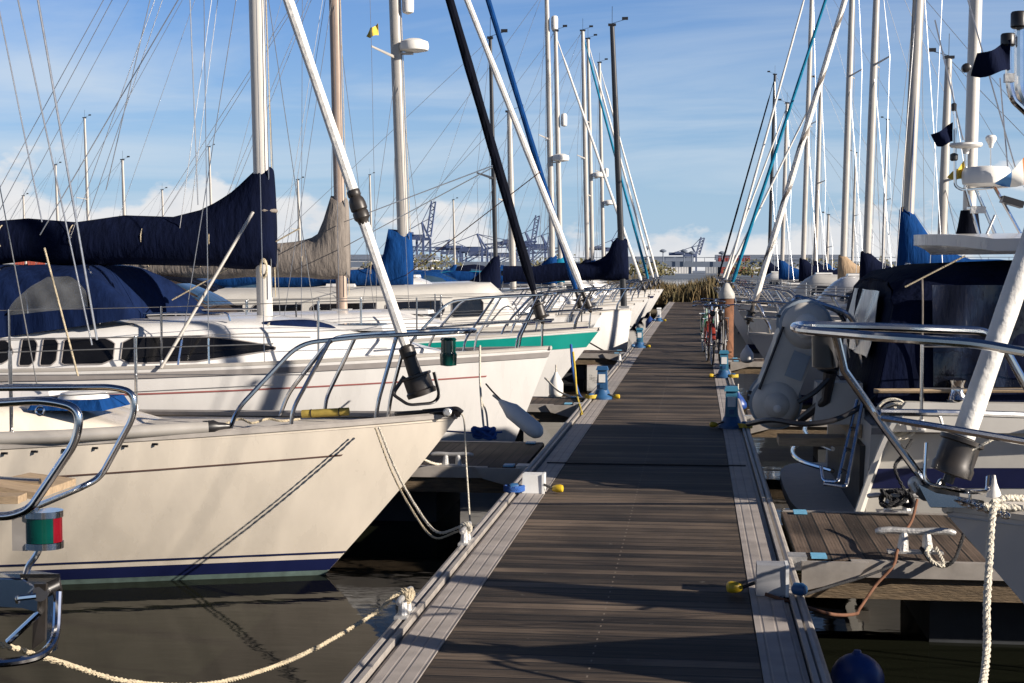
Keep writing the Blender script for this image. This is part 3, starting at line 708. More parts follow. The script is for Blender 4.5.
        if sp.get('win', True):
            for sd in (0, 1):
                wr_ = []
                for k in range(2, 7):
                    t_ = k/8; ring = rings[k]; ids = (2, 3, 4, 5) if sd == 0 else (16, 15, 14, 13)
                    c0 = Vector((ring[9].x, 0, z0))
                    wr_.append([c0+(ring[i]-c0)*1.012+Vector((0, 0, .003)) for i in ids])
                B(MB().sheet(wr_), 'hood_window', sp.get('winm', bglass), hd)
            wr_ = [[rings[k][i]+Vector((.012, 0, .012)) for i in (6, 8, 9, 10, 12)] for k in (1, 2, 3, 4)]
            B(MB().sheet(wr_), 'hood_window', sp.get('winm', bglass), hd)
    root['_bx'] = 0; del root['_bx']
    return root

def md(px, py, Y, bowx): return abs(P(px, py, Y).x-bowx)      # how far a mast stands behind the bow
# ------------------------------------------------------------------ the yachts on the left, bows to the walkway
h1 = Hull(L=10.2, B=3.35, fb=1.10, fm=.90, fs=.95, oh=.92, um=.55, pw=1.8, fl=(.50, .12), stem=1.08)
b1 = yacht('sailing_yacht', 'cream hulled yacht with dark cove line and polished pulpit filling the lower left', (-1.61, 10.0), -1, h1, dict(
    gel=gel_cream, deckm=deck_grey, toem=alu_edge, toer=.026,
    boot=[(-.05, .035, algae, .014), (.035, .118, navyp, .010), (.155, .168, navyp, .007)], bands=[(.20, .211, brown_s, .005, .055, .98)],
    coach=dict(s0=2.0, s1=6.6, hw=.95, h=.36, ramp=2.2, win=[(3.6, 6.2, .25, .85, .2)], hatch=[(3.05, .6, .6)]),
    mast=dict(s=3.80, h=12.5, r=.09, rake=1.2, spreaders=[.48], furl=dict(d=.25, pos=P(421, 391, 10.0), r=.038, mat=sailw, drum=bronze)),
    boom=dict(z=.85, l=4.0, mat=blackc, lazy=True),
    pulpit=dict(h=.565, len=1.36, front=.14, r=.0155, legs=[(1.0, .75), (.50, .36)], lamp=green_l), stanch=[2.6, 4.3, 6.0, 7.7, 9.3]))

_q = [o for o in b1.children if o.name.startswith('furled_sail')][0]
_q0 = P(421, 391, 10.0); _vs = [b1.matrix_basis @ v.co for v in _q.data.vertices]; _top = max(_vs, key=lambda v: v.z)
_bx = Matrix.Translation(b1.location); _vs = [_bx @ v.co for v in _q.data.vertices]; _top = sum((v for v in _vs[-9:]), Vector())/9
_u = (_top-_q0).normalized(); _zt = P(350, 190, 10.0).z; _a = _q0+_u*((_zt-_q0.z)/_u.z); _u = -_u
MB().lathe([(.040, 0), (.046, .01), (.046, .04), (.040, .05), (.052, .07), (.058, .10), (.058, .14), (.048, .15), (.055, .16), (.055, .20), (.040, .22), (.034, .25), (.034, .34), (.030, .36)], _a-_u*.0, _u, 18).build('halyard_swivel', bronze, _q)
MB().lathe([(.012, -.01), (.022, 0), (.022, .012), (.010, .016)], P(268, 484.5, 9.72), (.25, -1, 0), 14).build('skin_fitting', cast, b1)
for k in range(11):
    d_ = 1.75+k*.17; u_1 = h1.u_of(d_); q = h1.pt(u_1, h1.sheer(u_1)-.028, -1, .003); q = Vector((b1.location.x+q.x, b1.location.y+q.y, q.z+WATER))
    MB().box(q, (.045, .012, .014), rz=-.25).build('scupper', blackp, b1)
h2 = Hull(L=10.8, B=3.5, fb=1.27, fm=1.08, fs=1.10, oh=.50, um=.56, pw=1.95, fl=(.40, .08))
b2 = yacht('sailing_yacht', 'white yacht with long dark cabin windows under a navy sprayhood and draped black boom cover', (-1.50, 15.5), -1, h2, dict(
    gel=gel_white, deckm=gel_white,
    boot=[(.0, .14, navyp, .005)], bands=[(.03, .085, greyp, .012, .0, 1.0), (.235, .25, red_s, .005, .05, 1.0)],
    coach=dict(s0=1.1, s1=6.6, hw=1.22, h=.46, ramp=2.3, rail=(3.2, 4.5), hatch=[(2.0, .55, .55)],
               win=[(md(266, 352, 14.4, -1.5), md(123, 352, 14.4, -1.5), .16, .93, .5), (md(116, 352, 14.4, -1.5), md(65, 352, 14.4, -1.5), .16, .93, .2), (md(60, 352, 14.4, -1.5), md(44, 352, 14.4, -1.5), .14, .95, .3), (md(39, 352, 14.4, -1.5), md(23, 352, 14.4, -1.5), .14, .95, .3), (md(16, 352, 14.4, -1.5), md(-60, 352, 14.4, -1.5), .2, .9, .1)]),
    mast=dict(s=md(265, 310, 15.5, -1.5), zb=1.55, h=12.6, r=.086, rake=1.1, spreaders=[.42, .70], span=1.0, mat=mast_white, furl=dict(d=.14, z=.46, r=.052, mat=blackc)),
    boom=dict(z=.84, l=4.3, mat=navy, ha=.26, hm=.54, hb=.25, drop=.05, lazy=True, vang=False),
    pulpit=dict(h=.55, len=1.4, front=.05, mid=True), stanch=[2.2, 3.65, 5.1, 6.6, 8.2]))

X2 = h2.L/2
S0, S1 = md(143, 312, 14.4, -1.5), md(143, 312, 14.4, -1.5)+3.3
WA, WB = md(91, 300, 14.4, -1.5), md(6, 300, 14.4, -1.5)
def hoodpt(s_, v, sd, off=0.0):
    """v 0 at the foot of the canvas, 1 on the centre line"""
    t_ = (s_-S0)/(S1-S0); e = min(1, t_/.15); a = v*math.pi/2
    zb_ = lerp(1.60, 1.30, min(1, max(0, t_-.05)*1.6)); H = (2.12-zb_)*math.sin(e*math.pi/2)**.8+.02
    w_ = (1.12+off)*(1-.16*(1-e)**2); fold = .012*math.sin(s_*9+v*6)+.008*math.sin(s_*23-v*9)
    return Vector((X2-s_-.50*(1-math.cos(a)**1.2)*(1-t_), sd*(w_*math.cos(a)**.5+fold*(1-v)), zb_+H*math.sin(a)**.62+fold*.6*v))
cols = [lerp(S0, S1, k/70) for k in range(71)]
def wtop(s_):
    t_ = (s_-WA)/(WB-WA)
    if t_ <= 0 or t_ >= 1: return None
    return .09+.42*min(1, (t_/.16))**.5*min(1, (1-t_)/.55)**.8
for sd in (1, -1):
    canv, wnd = MB(), MB()
    top = [[hoodpt(s_, lerp(wtop(s_) or .09, 1, j/10), sd) for j in range(11)] for s_ in cols]
    canv.sheet(top, .006); canv.sheet([[hoodpt(s_, v, sd) for v in (0, .03, .06, .09)] for s_ in cols], .006)
    pn = canv.build('canvas_side', navy2, None, world=False, smooth=60)
    ins = [s_ for s_ in cols if wtop(s_)]
    wm = MB().sheet([[hoodpt(s_, lerp(.09, wtop(s_), j/6), sd) for j in range(7)] for s_ in ins], .002)
    if sd == 1: hd2 = pn; pn.name = 'sprayhood'; pn.parent = b2
    else: pn.parent = hd2
    wm.build('hood_window', vinyl, hd2, world=False, smooth=60)
MB().box((X2-S0-1.1, 0, 1.52), (.9, .9, .34), taper=.9).build('companionway', gel_white, b2, world=False)
for sd in (1, -1): MB().box((X2-S0-2.2, sd*.85, 1.38), (1.6, .16, .30), taper=.85).build('cockpit_coaming', gel_white, b2, world=False)
T([Vector((X2-S0-1.9, .42*math.cos(a), 1.62+.36*math.sin(a))) for a in [2*math.pi*k/28 for k in range(28)]], .015, 6, closed=True).build('steering_wheel', steel, b2, world=False)
MB().lathe([(.05, 0), (.07, .03), (.045, .08), (.045, .12), (.06, .14)], (X2-S0-1.3, -.9, 1.5), sides=12).build('winch', steel, b2, world=False)
for s_ in (S0+.45, S0+1.5, S1-.3):
    T([hoodpt(s_, v, 1, -.03) for v in arc(0, .98, 12)]+[hoodpt(s_, v, -1, -.03) for v in arc(.98, 0, 12)], .013, 6).build('hood_frame', steel, hd2, world=False)
h3 = Hull(L=10.0, B=3.2, fb=1.23, fm=1.0, fs=1.02, oh=.95, um=.55, pw=1.9)
b3 = yacht('sailing_yacht', 'white yacht with a broad teal band along its topsides and a tan mast', (-1.38, 21.5), -1, h3, dict(
    gel=gel_white, deckm=gel_old, boot=[(.0, .10, navyp, .005)], bands=[(.03, .25, tealp, .006, .0, 1.0)],
    coach=dict(s0=1.8, s1=6.8, hw=1.05, h=.44, ramp=1.5, win=[(3.0, 4.6, .25, .85, .3), (4.8, 6.2, .25, .85, .1)], hatch=[(2.7, .5, .5)]),
    mast=dict(s=md(342, 300, 21.5, -1.38), h=11.2, r=.082, rake=1.1, spreaders=[.50], mat=mast_tan, furl=dict(d=.20, z=.44, r=.05, mat=sailw)),
    boom=dict(z=.75, l=3.6, mat=greyc, ha=.32, hm=.62, hb=.22, ed=.07, plate=.20, lazy=True), pulpit=dict(h=.55, len=1.3, mid=True), stanch=[2.4, 4.0, 5.6, 7.2, 8.8],
    hood=dict(s0=5.4, s1=7.0, w=1.0, z0=1.35, z1=1.95, mat=brownc)))

h5 = Hull(L=10.4, B=3.3, fb=1.2, fm=1.0, fs=1.05, oh=.8)
b5 = yacht('sailing_yacht', 'white yacht whose silver mast carries a radar dome and bright blue sail bag', (-1.75, 24.9), -1, h5, dict(
    gel=gel_old, boot=[(.0, .12, red, .005)], bands=[(.05, .09, navyp, .006, 0, 1)],
    coach=dict(s0=1.15, s1=7.0, hw=1.1, h=.74, ramp=.6, hatch=[(4.2, .5, .5)], win=[(1.75, 2.25, .42, .96, .1), (2.36, 3.3, .42, .96, .05), (3.45, 4.5, .42, .96, .0), (4.65, 5.5, .42, .96, .0), (5.65, 6.6, .42, .96, .0)]),
    mast=dict(s=md(405, 280, 24.9, -1.75), h=12.5, r=.098, rake=1.9, spreaders=[.36, .66], radar=5.75, reflector=6.35, furl=dict(d=.2, z=.4, r=.052, mat=blue)),
    boom=dict(z=.30, l=3.4, mat=blue, ha=.06, hm=.62, hb=.24, ed=.06, plate=.30), pulpit=dict(h=.55, len=1.3), stanch=[2.4, 4.2, 6.0, 7.8, 9.5],
    hood=dict(s0=5.9, s1=7.4, w=1.0, z0=1.45, z1=2.0, mat=blackc, winm=dglass)))

h6 = Hull(L=9.0, B=2.9, fb=1.15, fm=.95, fs=.98, oh=.7)
b6 = yacht('sailing_yacht', 'white pilothouse yacht with a thin dark mast and navy boom cover', (-2.0, 31.6), -1, h6, dict(
    gel=gel_white, boot=[(.0, .12, navyp, .005)],
    coach=dict(s0=1.9, s1=6.8, hw=1.0, h=.80, ramp=.8, win=[(2.75, 3.6, .35, .9, .1), (3.8, 4.8, .35, .9, .0), (5.0, 6.2, .35, .9, .0)]),
    mast=dict(s=md(497, 285, 31.6, -2.0), h=6.95, r=.05, rake=1.4, spreaders=[.5], mat=mast_black, furl=False),
    boom=dict(z=.50, l=2.0, mat=navy, ha=.10, hm=.72, hb=.16), pulpit=dict(h=.55, len=1.2), stanch=[2.2, 4.0, 5.8, 7.6]), detail=1)

h4 = Hull(L=8.6, B=3.3, fb=1.14, fm=.95, fs=1.0, oh=.12, um=.5, pw=2.2, fl=(.35, .08))
b4 = yacht('cat_rigged_yacht', 'white plumb bowed boat with dark red bottom and thick black unstayed mast', (-1.52, 35.2), -1, h4, dict(
    gel=gel_white, boot=[(-.03, .13, maroon, .006)],
    coach=dict(s0=1.9, s1=6.4, hw=1.1, h=.45, ramp=.9, win=[(2.8, 4.0, .3, .85, .2), (4.2, 5.4, .3, .85, 0)]),
    mast=dict(s=md(624, 290, 35.2, -1.52), h=7.75, r=.075, rake=2.6, mat=mast_black, stays=False, spreaders=[], furl=False),
    boom=dict(z=.92, l=2.9, mat=navy, ha=.22, hm=.50, hb=.22, drop=-.10, ed=.14, plate=.22), pulpit=dict(h=.5, len=1.1), stanch=[2.0, 3.6, 5.2, 6.8, 8.2]), detail=1)

def far_yacht(label, bow, side, s_, top, cover, furl=None, gel=gel_white, L=9.6, mt=alu, radar=None, hood=None, refl=None, group='boats moored along the pontoon', rake=1.3, sp=[.5], fb=1.18, band=None):
    if s_ > 50: s_ = md(s_, 220, bow[1], bow[0])
    h = Hull(L=L, B=L*.32, fb=fb, fm=fb-.2, fs=fb-.15, oh=.7)
    d = dict(gel=gel, boot=[(.0, .12, navyp, .006)], group=group,
        coach=dict(s0=1.8, s1=L*.66, hw=L*.105, h=.48, ramp=1.3, win=[(3.0, 4.4, .3, .85, .25), (4.6, L*.62, .3, .85, 0)], hatch=[(2.9, .5, .5)]),
        mast=dict(s=s_, h=top, r=.085, rake=rake, spreaders=sp, mat=mt, radar=radar, reflector=refl, furl=dict(d=.2, z=.4, r=.05, mat=furl) if furl else False),
        boom=dict(z=.36, l=L*.34, mat=cover, ha=.22, hm=.42, hb=.18, ed=.25) if cover else None,
        pulpit=dict(h=.55, len=1.2), stanch=[2.3, 4.2, 6.1, 8.0], wire=.006)
    if band: d['bands'] = [(.04, .12, band, .006, 0, 1)]
    if not hood and cover: hood = cover
    if hood: d['hood'] = dict(s0=L*.50, s1=L*.70, w=1.0, z0=fb+.1, z1=fb+.85, mat=hood)
    return yacht('sailing_yacht', label, bow, side, h, d, detail=1)
far_yacht('distant left yacht whose mast carries box reflector and radar, next past the black masted boat', (-1.5, 43), -1, 553, 10.1, blue, None, radar=5.2, refl=8.9)
far_yacht('distant left yacht with reflector can halfway up its silver mast, second past black masted boat', (-1.5, 47.6), -1, 561, 9.6, teal, sailw, radar=None, refl=6.6)
far_yacht('distant yacht on the left with blue furled headsail beside the reeds end of the row', (-1.5, 54), -1, 588, 10.6, navy, teal, band=navyp)
far_yacht('distant yacht on the left whose twin spreader mast ends in a white masthead light', (-1.5, 60.5), -1, 593, 11.3, blue, sailw, sp=[.36, .66], radar=5.8)
far_yacht('farthest yacht of the left row, pale mast close to the reed bank', (-1.5, 67.5), -1, 604, 11.3, greyc, sailw, radar=5.0, refl=6.2)
far_yacht('white yacht in the left row hidden behind the plumb bowed boat, short bare mast', (-1.6, 39.2), -1, 3.2, 6.2, None, None, L=8.4)

# ------------------------------------------------------------------ the boats on the right
h0 = Hull(L=10.5, B=3.4, fb=1.225, fm=1.06, fs=1.1, oh=1.05, um=.56, pw=1.75, fl=(.5, .1))
gel_shade_grey = mat('shade grey topsides', (.40, .40, .41), .32, 0, .07, 2, coat=.2)  # topsides greyed so the bow's shade sits in the colour
r0 = yacht('sailing_yacht', 'nearest right yacht, shaded bow with chain and roller under a thick white furled sail', (P(944, 507, 5.55).x, 5.55), 1, h0, dict(
    gel=gel_shade_grey, deckm=gel_old, toer=.02, boot=[(.0, .12, navyp, .005)], bands=[(.16, .175, greyp, .005, .03, 1)],
    coach=dict(s0=1.9, s1=6.6, hw=1.1, h=.42, ramp=2.0, win=[(3.4, 5.9, .25, .85, .2)], hatch=[(2.6, .55, .55)]),
    mast=dict(s=3.7, h=13.5, r=.09, rake=1.3, spreaders=[.36, .68]), boom=dict(z=.8, l=4.1, mat=navy, lazy=True), stanch=[2.3, 4.0, 5.8, 7.6, 9.4]))

h2r = Hull(L=10.0, B=3.3, fb=1.07, fm=.92, fs=.98, oh=.7)
yacht('sailing_yacht', 'grey hulled yacht past the inflatable, mast with blue sail bag and white furled headsail', (.80, 24), 1, h2r, dict(
    gel=mat('grey topsides', (.33, .34, .36), .35, 0, .06, 3), boot=[(.0, .12, navyp, .005)],
    coach=dict(s0=1.8, s1=6.6, hw=1.05, h=.45, ramp=1.4, win=[(3.0, 4.4, .3, .85, .3), (4.6, 6.1, .3, .85, 0)], hatch=[(2.6, .5, .5)]),
    mast=dict(s=md(905, 220, 24, .8), h=10.8, r=.084, rake=1.9, spreaders=[.62], furl=dict(d=.05, z=.35, r=.055, mat=sailw, strip=greyc, turns=60)),
    boom=dict(z=.62, l=3.6, mat=blue, ha=.2, hm=.85, hb=.2), pulpit=dict(h=.5, len=1.2, mid=True, r=.02), stanch=[2.3, 4.0, 5.8, 7.6, 9.2]))
far_yacht('yacht on the right with a slim mast, dark blue backstay and red ensign coloured nothing else' if False else 'yacht on the right whose slim mast has a reflector can near the top', (.9, 33), 1, 866, 9.0, navy, None, gel=gel_old, hood=navy, refl=7.9, rake=1.5, sp=[.66])
far_yacht('yacht on the right with teal furled headsail crossing the sky and tan boom cover', (.67, 40), 1, 843, 11.5, tanc, teal, hood=navy, sp=[.56])
far_yacht('yacht on the right beyond the rusty pile with a plain tall mast', (.75, 52), 1, 803, 12.4, navy, sailw, gel=gel_old, hood=navy2)
far_yacht('yacht far down the right row with a short grey mast', (.8, 63), 1, 782, 8.9, blue, sailw)
far_yacht('yacht next to last on the right row with cream furled headsail', (.8, 58), 1, 815, 9.2, navy, sailw, gel=gel_old)
far_yacht('last yacht of the right row, slender dark mast with dark forestay', (.8, 75), 1, 769, 11.6, navy, blackc, mt=mast_black)
far_yacht('white yacht on the right between the grey hulled yacht and the reflector can mast', (.9, 28.8), 1, 3.6, 6.0, None, None, L=8.5, hood=navy)

def motor_boat(label, bow, side, L, canopy, gel=gel_white, h=.85):
    hb_ = Hull(L=L, B=L*.34, fb=1.25, fm=1.0, fs=.95, oh=.9, um=.5, pw=2.0, stw=.9)
    return yacht('motor_boat', label, bow, side, hb_, dict(gel=gel, cat='motor boat', boot=[(.0, .12, navyp, .006)], bands=[(.10, .22, navyp, .006, 0, 1)],
        coach=dict(s0=L*.22, s1=L*.62, hw=L*.125, h=h, ramp=1.0, win=[(L*.30, L*.40, .35, .9, .3), (L*.42, L*.52, .35, .9, 0), (L*.535, L*.60, .35, .9, 0)], hatch=[(L*.36, .5, .5)]),
        pulpit=dict(h=.5, len=1.6), stanch=[2.2, 3.6, 5.0], hood=dict(s0=L*.58, s1=L*.86, w=L*.14, z0=1.25, z1=2.25, mat=canopy)), detail=1)
motor_boat('motor boat with black canopy in the left row behind the radar mast yacht', (-2.6, 28.0), -1, 8.0, blackc)
motor_boat('small motor boat with navy canopy on the left between the two distant reflector masts', (-1.6, 50.6), -1, 7.5, navy)
motor_boat('small motor boat with blue canopy near the far left bows', (-1.6, 57.3), -1, 7.5, blue)
motor_boat('motor boat with navy canopy on the right just past the grey inflatable', (1.6, 19.8), 1, 8.2, navy, gel_old)
motor_boat('motor boat with navy canopy on the right before the teal headsail yacht', (.9, 36.4), 1, 8.0, navy)
motor_boat('motor boat with blue canopy on the right beyond the teal headsail yacht', (.9, 46), 1, 8.0, navy2, gel_old)
motor_boat('motor boat with black canopy far along the right row', (.9, 69.5), 1, 7.5, blackc)
# boats at the other pontoons to the left and right
k = 0
for (px, top, Y, cov, lab) in [(88, 118, 78, navy, 'left hand pontoon boat with the tall mast beside the big white cloud'), (212, 147, 92, blue, 'left hand pontoon boat with mast just left of the big white mast'),
        (58, 165, 86, navy, 'left hand pontoon boat with short mast at the cloud foot'), (125, 160, 70, greyc, 'left hand pontoon boat with short mast in mid cloud'),
        (164, 190, 98, navy, 'left hand pontoon boat with lowest mast in front of the cloud'), (300, 180, 84, blue, 'left hand pontoon boat with mast between white and tan masts'),
        (372, 175, 104, navy, 'left hand pontoon boat with mast between tan and silver masts'), (455, 200, 112, blue, 'left hand pontoon boat seen above the white pilothouse'),
        (25, 196, 96, blackc, 'left hand pontoon boat at the far left edge')]:
    q = P(px, top, Y); lx = q.x
    far_yacht(lab, (lx+3.2, Y), -1, 3.2, q.z+.5, cov, None, group='boats at the other pontoons', hood=(navy, blue, brownc)[k % 3]); k += 1
for (px, top, Y, cov, lab) in [(853, 153, 96, tanc, 'right hand pontoon boat with thin mast behind the slim mast'), (868, 200, 110, navy, 'right hand pontoon boat with low mast beside the blue sail bag'),
        (827, 215, 88, blue, 'right hand pontoon boat with lowest mast above the inflatable'), (884, 120, 84, navy, 'right hand pontoon boat with mast just left of the blue bagged mast')]:
    q = P(px, top, Y)
    far_yacht(lab, (q.x-3.2, Y), 1, 3.2, q.z+.5, cov, None, group='boats at the other pontoons', hood=(navy, blue)[k % 2]); k += 1

# ------------------------------------------------------------------ motor sailer with the navy tent, stern to the walkway
hm_ = Hull(L=11.2, B=3.7, fb=1.5, fm=1.08, fs=1.02, oh=1.0, so=-.05, um=.5, pw=2.0, stw=.90, fl=(.4, .06))
ms = thing('motor_sailer', 'white motor sailer lying stern on with a navy cockpit tent, hardtop, mizzen mast and radar', 'motor sailer', (1.2+5.6, 12.2, WATER), 0, 'boats moored along the pontoon')
def MS(m, nm, mt, par=None, sm=35): return m.build(nm, mt, par or ms, smooth=sm)
hull_ = hull_mesh(hm_).build('hull', gel_old, ms, world=False, smooth=50)  # aged gelcoat here darkens the hull in place of deeper shade
hull_band(hm_, lambda u: 0, lambda u: .12, .005).build('boot_stripe', navyp, hull_, world=False)
hull_band(hm_, lambda u: hm_.sheer(u)-.06, lambda u: hm_.sheer(u)-.015, .014).build('rubbing_strake', greyp, hull_, world=False)
hull_band(hm_, lambda u: hm_.sheer(u)-.44, lambda u: hm_.sheer(u)-.30, .004).build('hull_stripe', navyp, hull_, world=False)
deck_mesh(hm_).build('deck', gel_white, ms, world=False)
# stern: flat black slab standing in for a shaded recess, swim platform, steps
MS(MB().box((1.17, 12.1, .10), (.04, 2.6, .50)), 'recess_shade_slab', blackp)
MS(MB().box((1.15, 12.15, .43), (.08, 2.2, .10)), 'transom_step', teak)
pf = []
for k in range(13):
    a = math.pi/2+math.pi*k/12; pf.append((1.2+.50*max(-1, math.copysign(abs(math.cos(a))**.5, math.cos(a))), 12.15+1.62*math.copysign(abs(math.sin(a))**.6, math.sin(a)), -.22))
MS(MB().prism(pf, (0, 0, .07)), 'swim_platform', deck_grey)
pf2 = [(.97, 10.6, -.2), (.97, 11.0, -.2), (.70, 11.0, -.2), (.62, 10.8, -.2), (.72, 10.5, -.2)]
m = MB()
grid = [[Vector((lerp(1.30, .98, t_)+.10*s_*s_, lerp(10.22, 10.62, s_), lerp(.58, -.30, t_**1.2))) for s_ in arc(0, 1, 8)] for t_ in arc(0, 1, 10)]
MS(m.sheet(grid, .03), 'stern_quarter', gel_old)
for z, xo in ((.30, .05), (.14, .14)):
    MS(T(cr([(.98, 13.0, z), (.93-xo, 12.4, z), (.92-xo, 11.6, z), (.98, 11.0, z)], 6), .018, 8), 'stern_rail', steel)
# ladder
ld = MS(T(bendpath(PX([(857, 400, 10.6), (838, 482, 10.2), (823, 481, 10.25), (821, 466, 10.3)]), .03), .013, 8), 'boarding_ladder', steel)
MS(T(bendpath(PX([(863, 400, 10.55), (846, 487, 10.15), (824, 484, 10.2)]), .03), .013, 8), 'ladder_rail', steel, ld)
for t_ in (.35, .6, .85):
    a = P(857, 400, 10.6).lerp(P(838, 482, 10.2), t_); c = P(863, 400, 10.55).lerp(P(846, 487, 10.15), t_)
    MS(T([a, c], .012, 6), 'ladder_rung', blackp, ld)
# coamings
for yy in (10.42, 13.98):
    MS(MB().box((3.25, yy, .60), (4.0, .14, .20), taper=.92), 'coaming', gel_old)  # same darker gelcoat, shade put into the coaming colour
    MS(T([(1.2, yy, .77), (2.6, yy, .79), (5.0, yy, .86)], .016, 8), 'coaming_rail', teak)
# cockpit tent: hoops across the boat
def hoop(x, yn, yf, z0, z1, n=24, lean=0.0):
    o = []; yc = (yn+yf)/2; hw = (yf-yn)/2
    for k in range(n+1):
        a = math.pi*k/n; cc = math.cos(a)
        yy = yc-hw*math.copysign(abs(cc)**.42, cc); zz_ = z0+(z1-z0)*abs(math.sin(a))**.36
        o.append(Vector((x+lean*(zz_-z0), yy+(yc-yy)*.10*((zz_-z0)/(z1-z0)), zz_)))
    return o
hs = [hoop(1.22, 10.48, 13.9, .66, 1.52, lean=.20), hoop(1.34, 10.47, 13.92, .66, 1.58, lean=.16), hoop(1.7, 10.46, 13.94, .66, 1.625, lean=.06), hoop(2.4, 10.46, 13.94, .68, 1.65), hoop(3.2, 10.46, 13.94, .70, 1.66), hoop(4.0, 10.48, 13.92, .74, 1.67, lean=-.0)]
for i, hp in enumerate(hs):
    for k, p_ in enumerate(hp):
        p_ += Vector((.012*math.sin(k*2.1+i), 0, .012*math.sin(k*1.7+i*2.2)))
tent = MS(MB().sheet(hs, .008), 'cockpit_tent', navy, None, 60)
# aft curtain
a0 = hs[0]; yc = 12.2
cur = [[Vector((p_.x-.004, p_.y, p_.z)).lerp(Vector((1.22+.2*(min(p_.z, 1.5)-.66)*0, yc+(p_.y-yc)*.0, p_.z)), t_) for p_ in a0[:13]] for t_ in arc(0, 1, 6)]
rows = []
for k in range(13):
    p_ = a0[k]; q_ = a0[24-k]
    rows.append([p_.lerp(q_, t_)+Vector((.010*math.sin(t_*17+k*.6)-.004, 0, 0)) for t_ in arc(0, 1, 18)])
MS(MB().sheet(rows, .006), 'aft_curtain', navy, tent, 60)
def aftpt(v, z): return Vector((1.205+.20*(z-.66)-.045, v, z))
for (v0, v1, z0, z1) in ((11.05, 12.35, .96, 1.44), (12.5, 12.85, .96, 1.44)):
    MS(MB().sheet([[aftpt(lerp(v0, v1, s_), lerp(z0, z1, t_))+Vector((.012*math.sin(s_*9+t_*5), 0, 0)) for s_ in arc(0, 1, 8)] for t_ in arc(0, 1, 6)], .004), 'tent_window', vinyl_p, tent)
# near side panel windows and seams
def sidept(x, z):
    t_ = (z-.66)/1.05; return Vector((x, 10.462+.17*t_+.02*math.sin(x*7+z*5)+.012*math.sin(x*19-z*8)-.022-.0*t_, z))
for (x0, x1, z0, z1) in ((1.60, 2.32, .80, 1.49), (2.42, 4.0, .80, 1.50)):
    MS(MB().sheet([[sidept(lerp(x0, x1, s_), lerp(z0, z1, t_)) for s_ in arc(0, 1, 16)] for t_ in arc(0, 1, 10)], .004), 'tent_window', vinyl_d, tent, 60)
for x in (1.53, 2.37):
    MS(T([sidept(x, z)-Vector((0, .014, 0)) for z in arc(.70, 1.53, 10)], .007, 5), 'tent_zip', greyc, tent)
m = MB()
MS(T([P(905, 287, 10.42), P(965, 256, 10.42)], .006, 5), 'tent_strap', rope_t, tent)
# wheelhouse and hardtop
MS(MB().box((4.9, 12.2, 1.10), (2.2, 3.0, .95), taper=.92), 'wheelhouse', gel_white)
ht_ = []
for t_ in arc(0, 1, 10):
    x = lerp(2.05, 6.4, t_); e = min(1, t_/.08)**.5 if t_ < .08 else 1
    ht_.append([Vector((x+.35*(1-abs(s_))*(-1 if t_ < .3 else 0), 12.2+1.68*s_*lerp(.86, 1, e), 1.725+.04*t_+.06*(1-s_*s_))) for s_ in arc(-1, 1, 12)])
hard = MS(MB().sheet(ht_, .085), 'hardtop', gel_white, None, 50)
# mizzen and radar gear
def mz(z): return Vector((2.12+(z-1.84)*math.tan(R(.9)), 12.2, z))
mzn = MS(T([mz(lerp(1.84, 8.6, k/8)) for k in range(9)], [.062]*6+[.055, .05, .045], 14, flat=.8), 'mizzen_mast', mast_white)
MS(T([mz(1.82), mz(1.93), mz(2.06)], [.11, .085, .066], 14), 'mast_boot', blackc, mzn)
MS(MB().lathe([(.02, -.03), (.035, -.02), (.035, .03), (.02, .04)], P(966, 68, 12.08), (0, -1, 0), 12), 'deck_lamp', blackp, mzn)
for (a, b_) in (((958, 60), (1000, 200)), ((1000, 0), (1016, 260)), ((940, 20), (968, 330))):
    pass
rb = MS(T(bendpath([P(955, 128, 11.9), P(955, 186, 11.9), P(962, 190, 11.9), P(1012, 186, 11.9), P(1020, 178, 11.9)], .05), .012, 7), 'radar_frame', steel, hard)
for (x0, y0, x1, y1) in ((966, 190, 982, 246), (976, 190, 1000, 246), (994, 186, 1024, 240)):
    MS(T([P(x0, y0, 11.85), P(x1, y1, 11.85)], .013, 7), 'frame_leg', steel, rb)
MS(T([P(967, 208, 11.83), P(984, 208, 11.83)], .014, 6), 'frame_step', steel, rb); MS(MB().box(P(978, 210, 11.83), (.11, .05, .05)), 'frame_bracket', cast, rb)
c = P(986, 184, 11.9)
MS(MB().lathe([(.10, -.02), (.175, 0), (.182, .04), (.18, .095), (.165, .125), (.08, .135), (.01, .136)], c, sides=24), 'radar_dome', soft_w, rb)
c = P(966, 146, 11.9)
MS(MB().lathe([(.02, -.06), (.03, -.02), (.11, -.01), (.125, .005), (.12, .02), (.01, .028)], c, sides=20), 'satellite_antenna', soft_w, rb)
MS(T([P(966, 150, 11.9), P(966, 190, 11.9)], .012, 6), 'antenna_post', steel, rb)
c = P(991, 140, 11.9)
MS(MB().lathe([(.012, -.06), (.022, -.03), (.04, .0), (.042, .02), (.03, .035), (.005, .04)], c, sides=14), 'gps_antenna', soft_w, rb)
MS(T([P(991, 145, 11.9), P(991, 182, 11.9)], .007, 6), 'antenna_post', steel, rb)
MS(MB().lathe([(.02, -.03), (.03, -.02), (.03, .02), (.012, .03)], P(954, 157, 11.9), sides=12), 'stern_lamp', blackp, rb)
MS(MB().lathe([(.02, -.03), (.022, .02), (.012, .03)], P(954, 107, 11.9), sides=10), 'anchor_lamp', blackp, rb)
MS(T([P(954, 105, 11.9), P(955, 130, 11.9)], .006, 6), 'antenna_post', steel, rb)
m = MB().box(P(1012, 202, 11.8), (.16, .12, .05), M=Matrix.Rotation(.3, 3, 'Y')); MS(m, 'solar_light', blackp, rb)
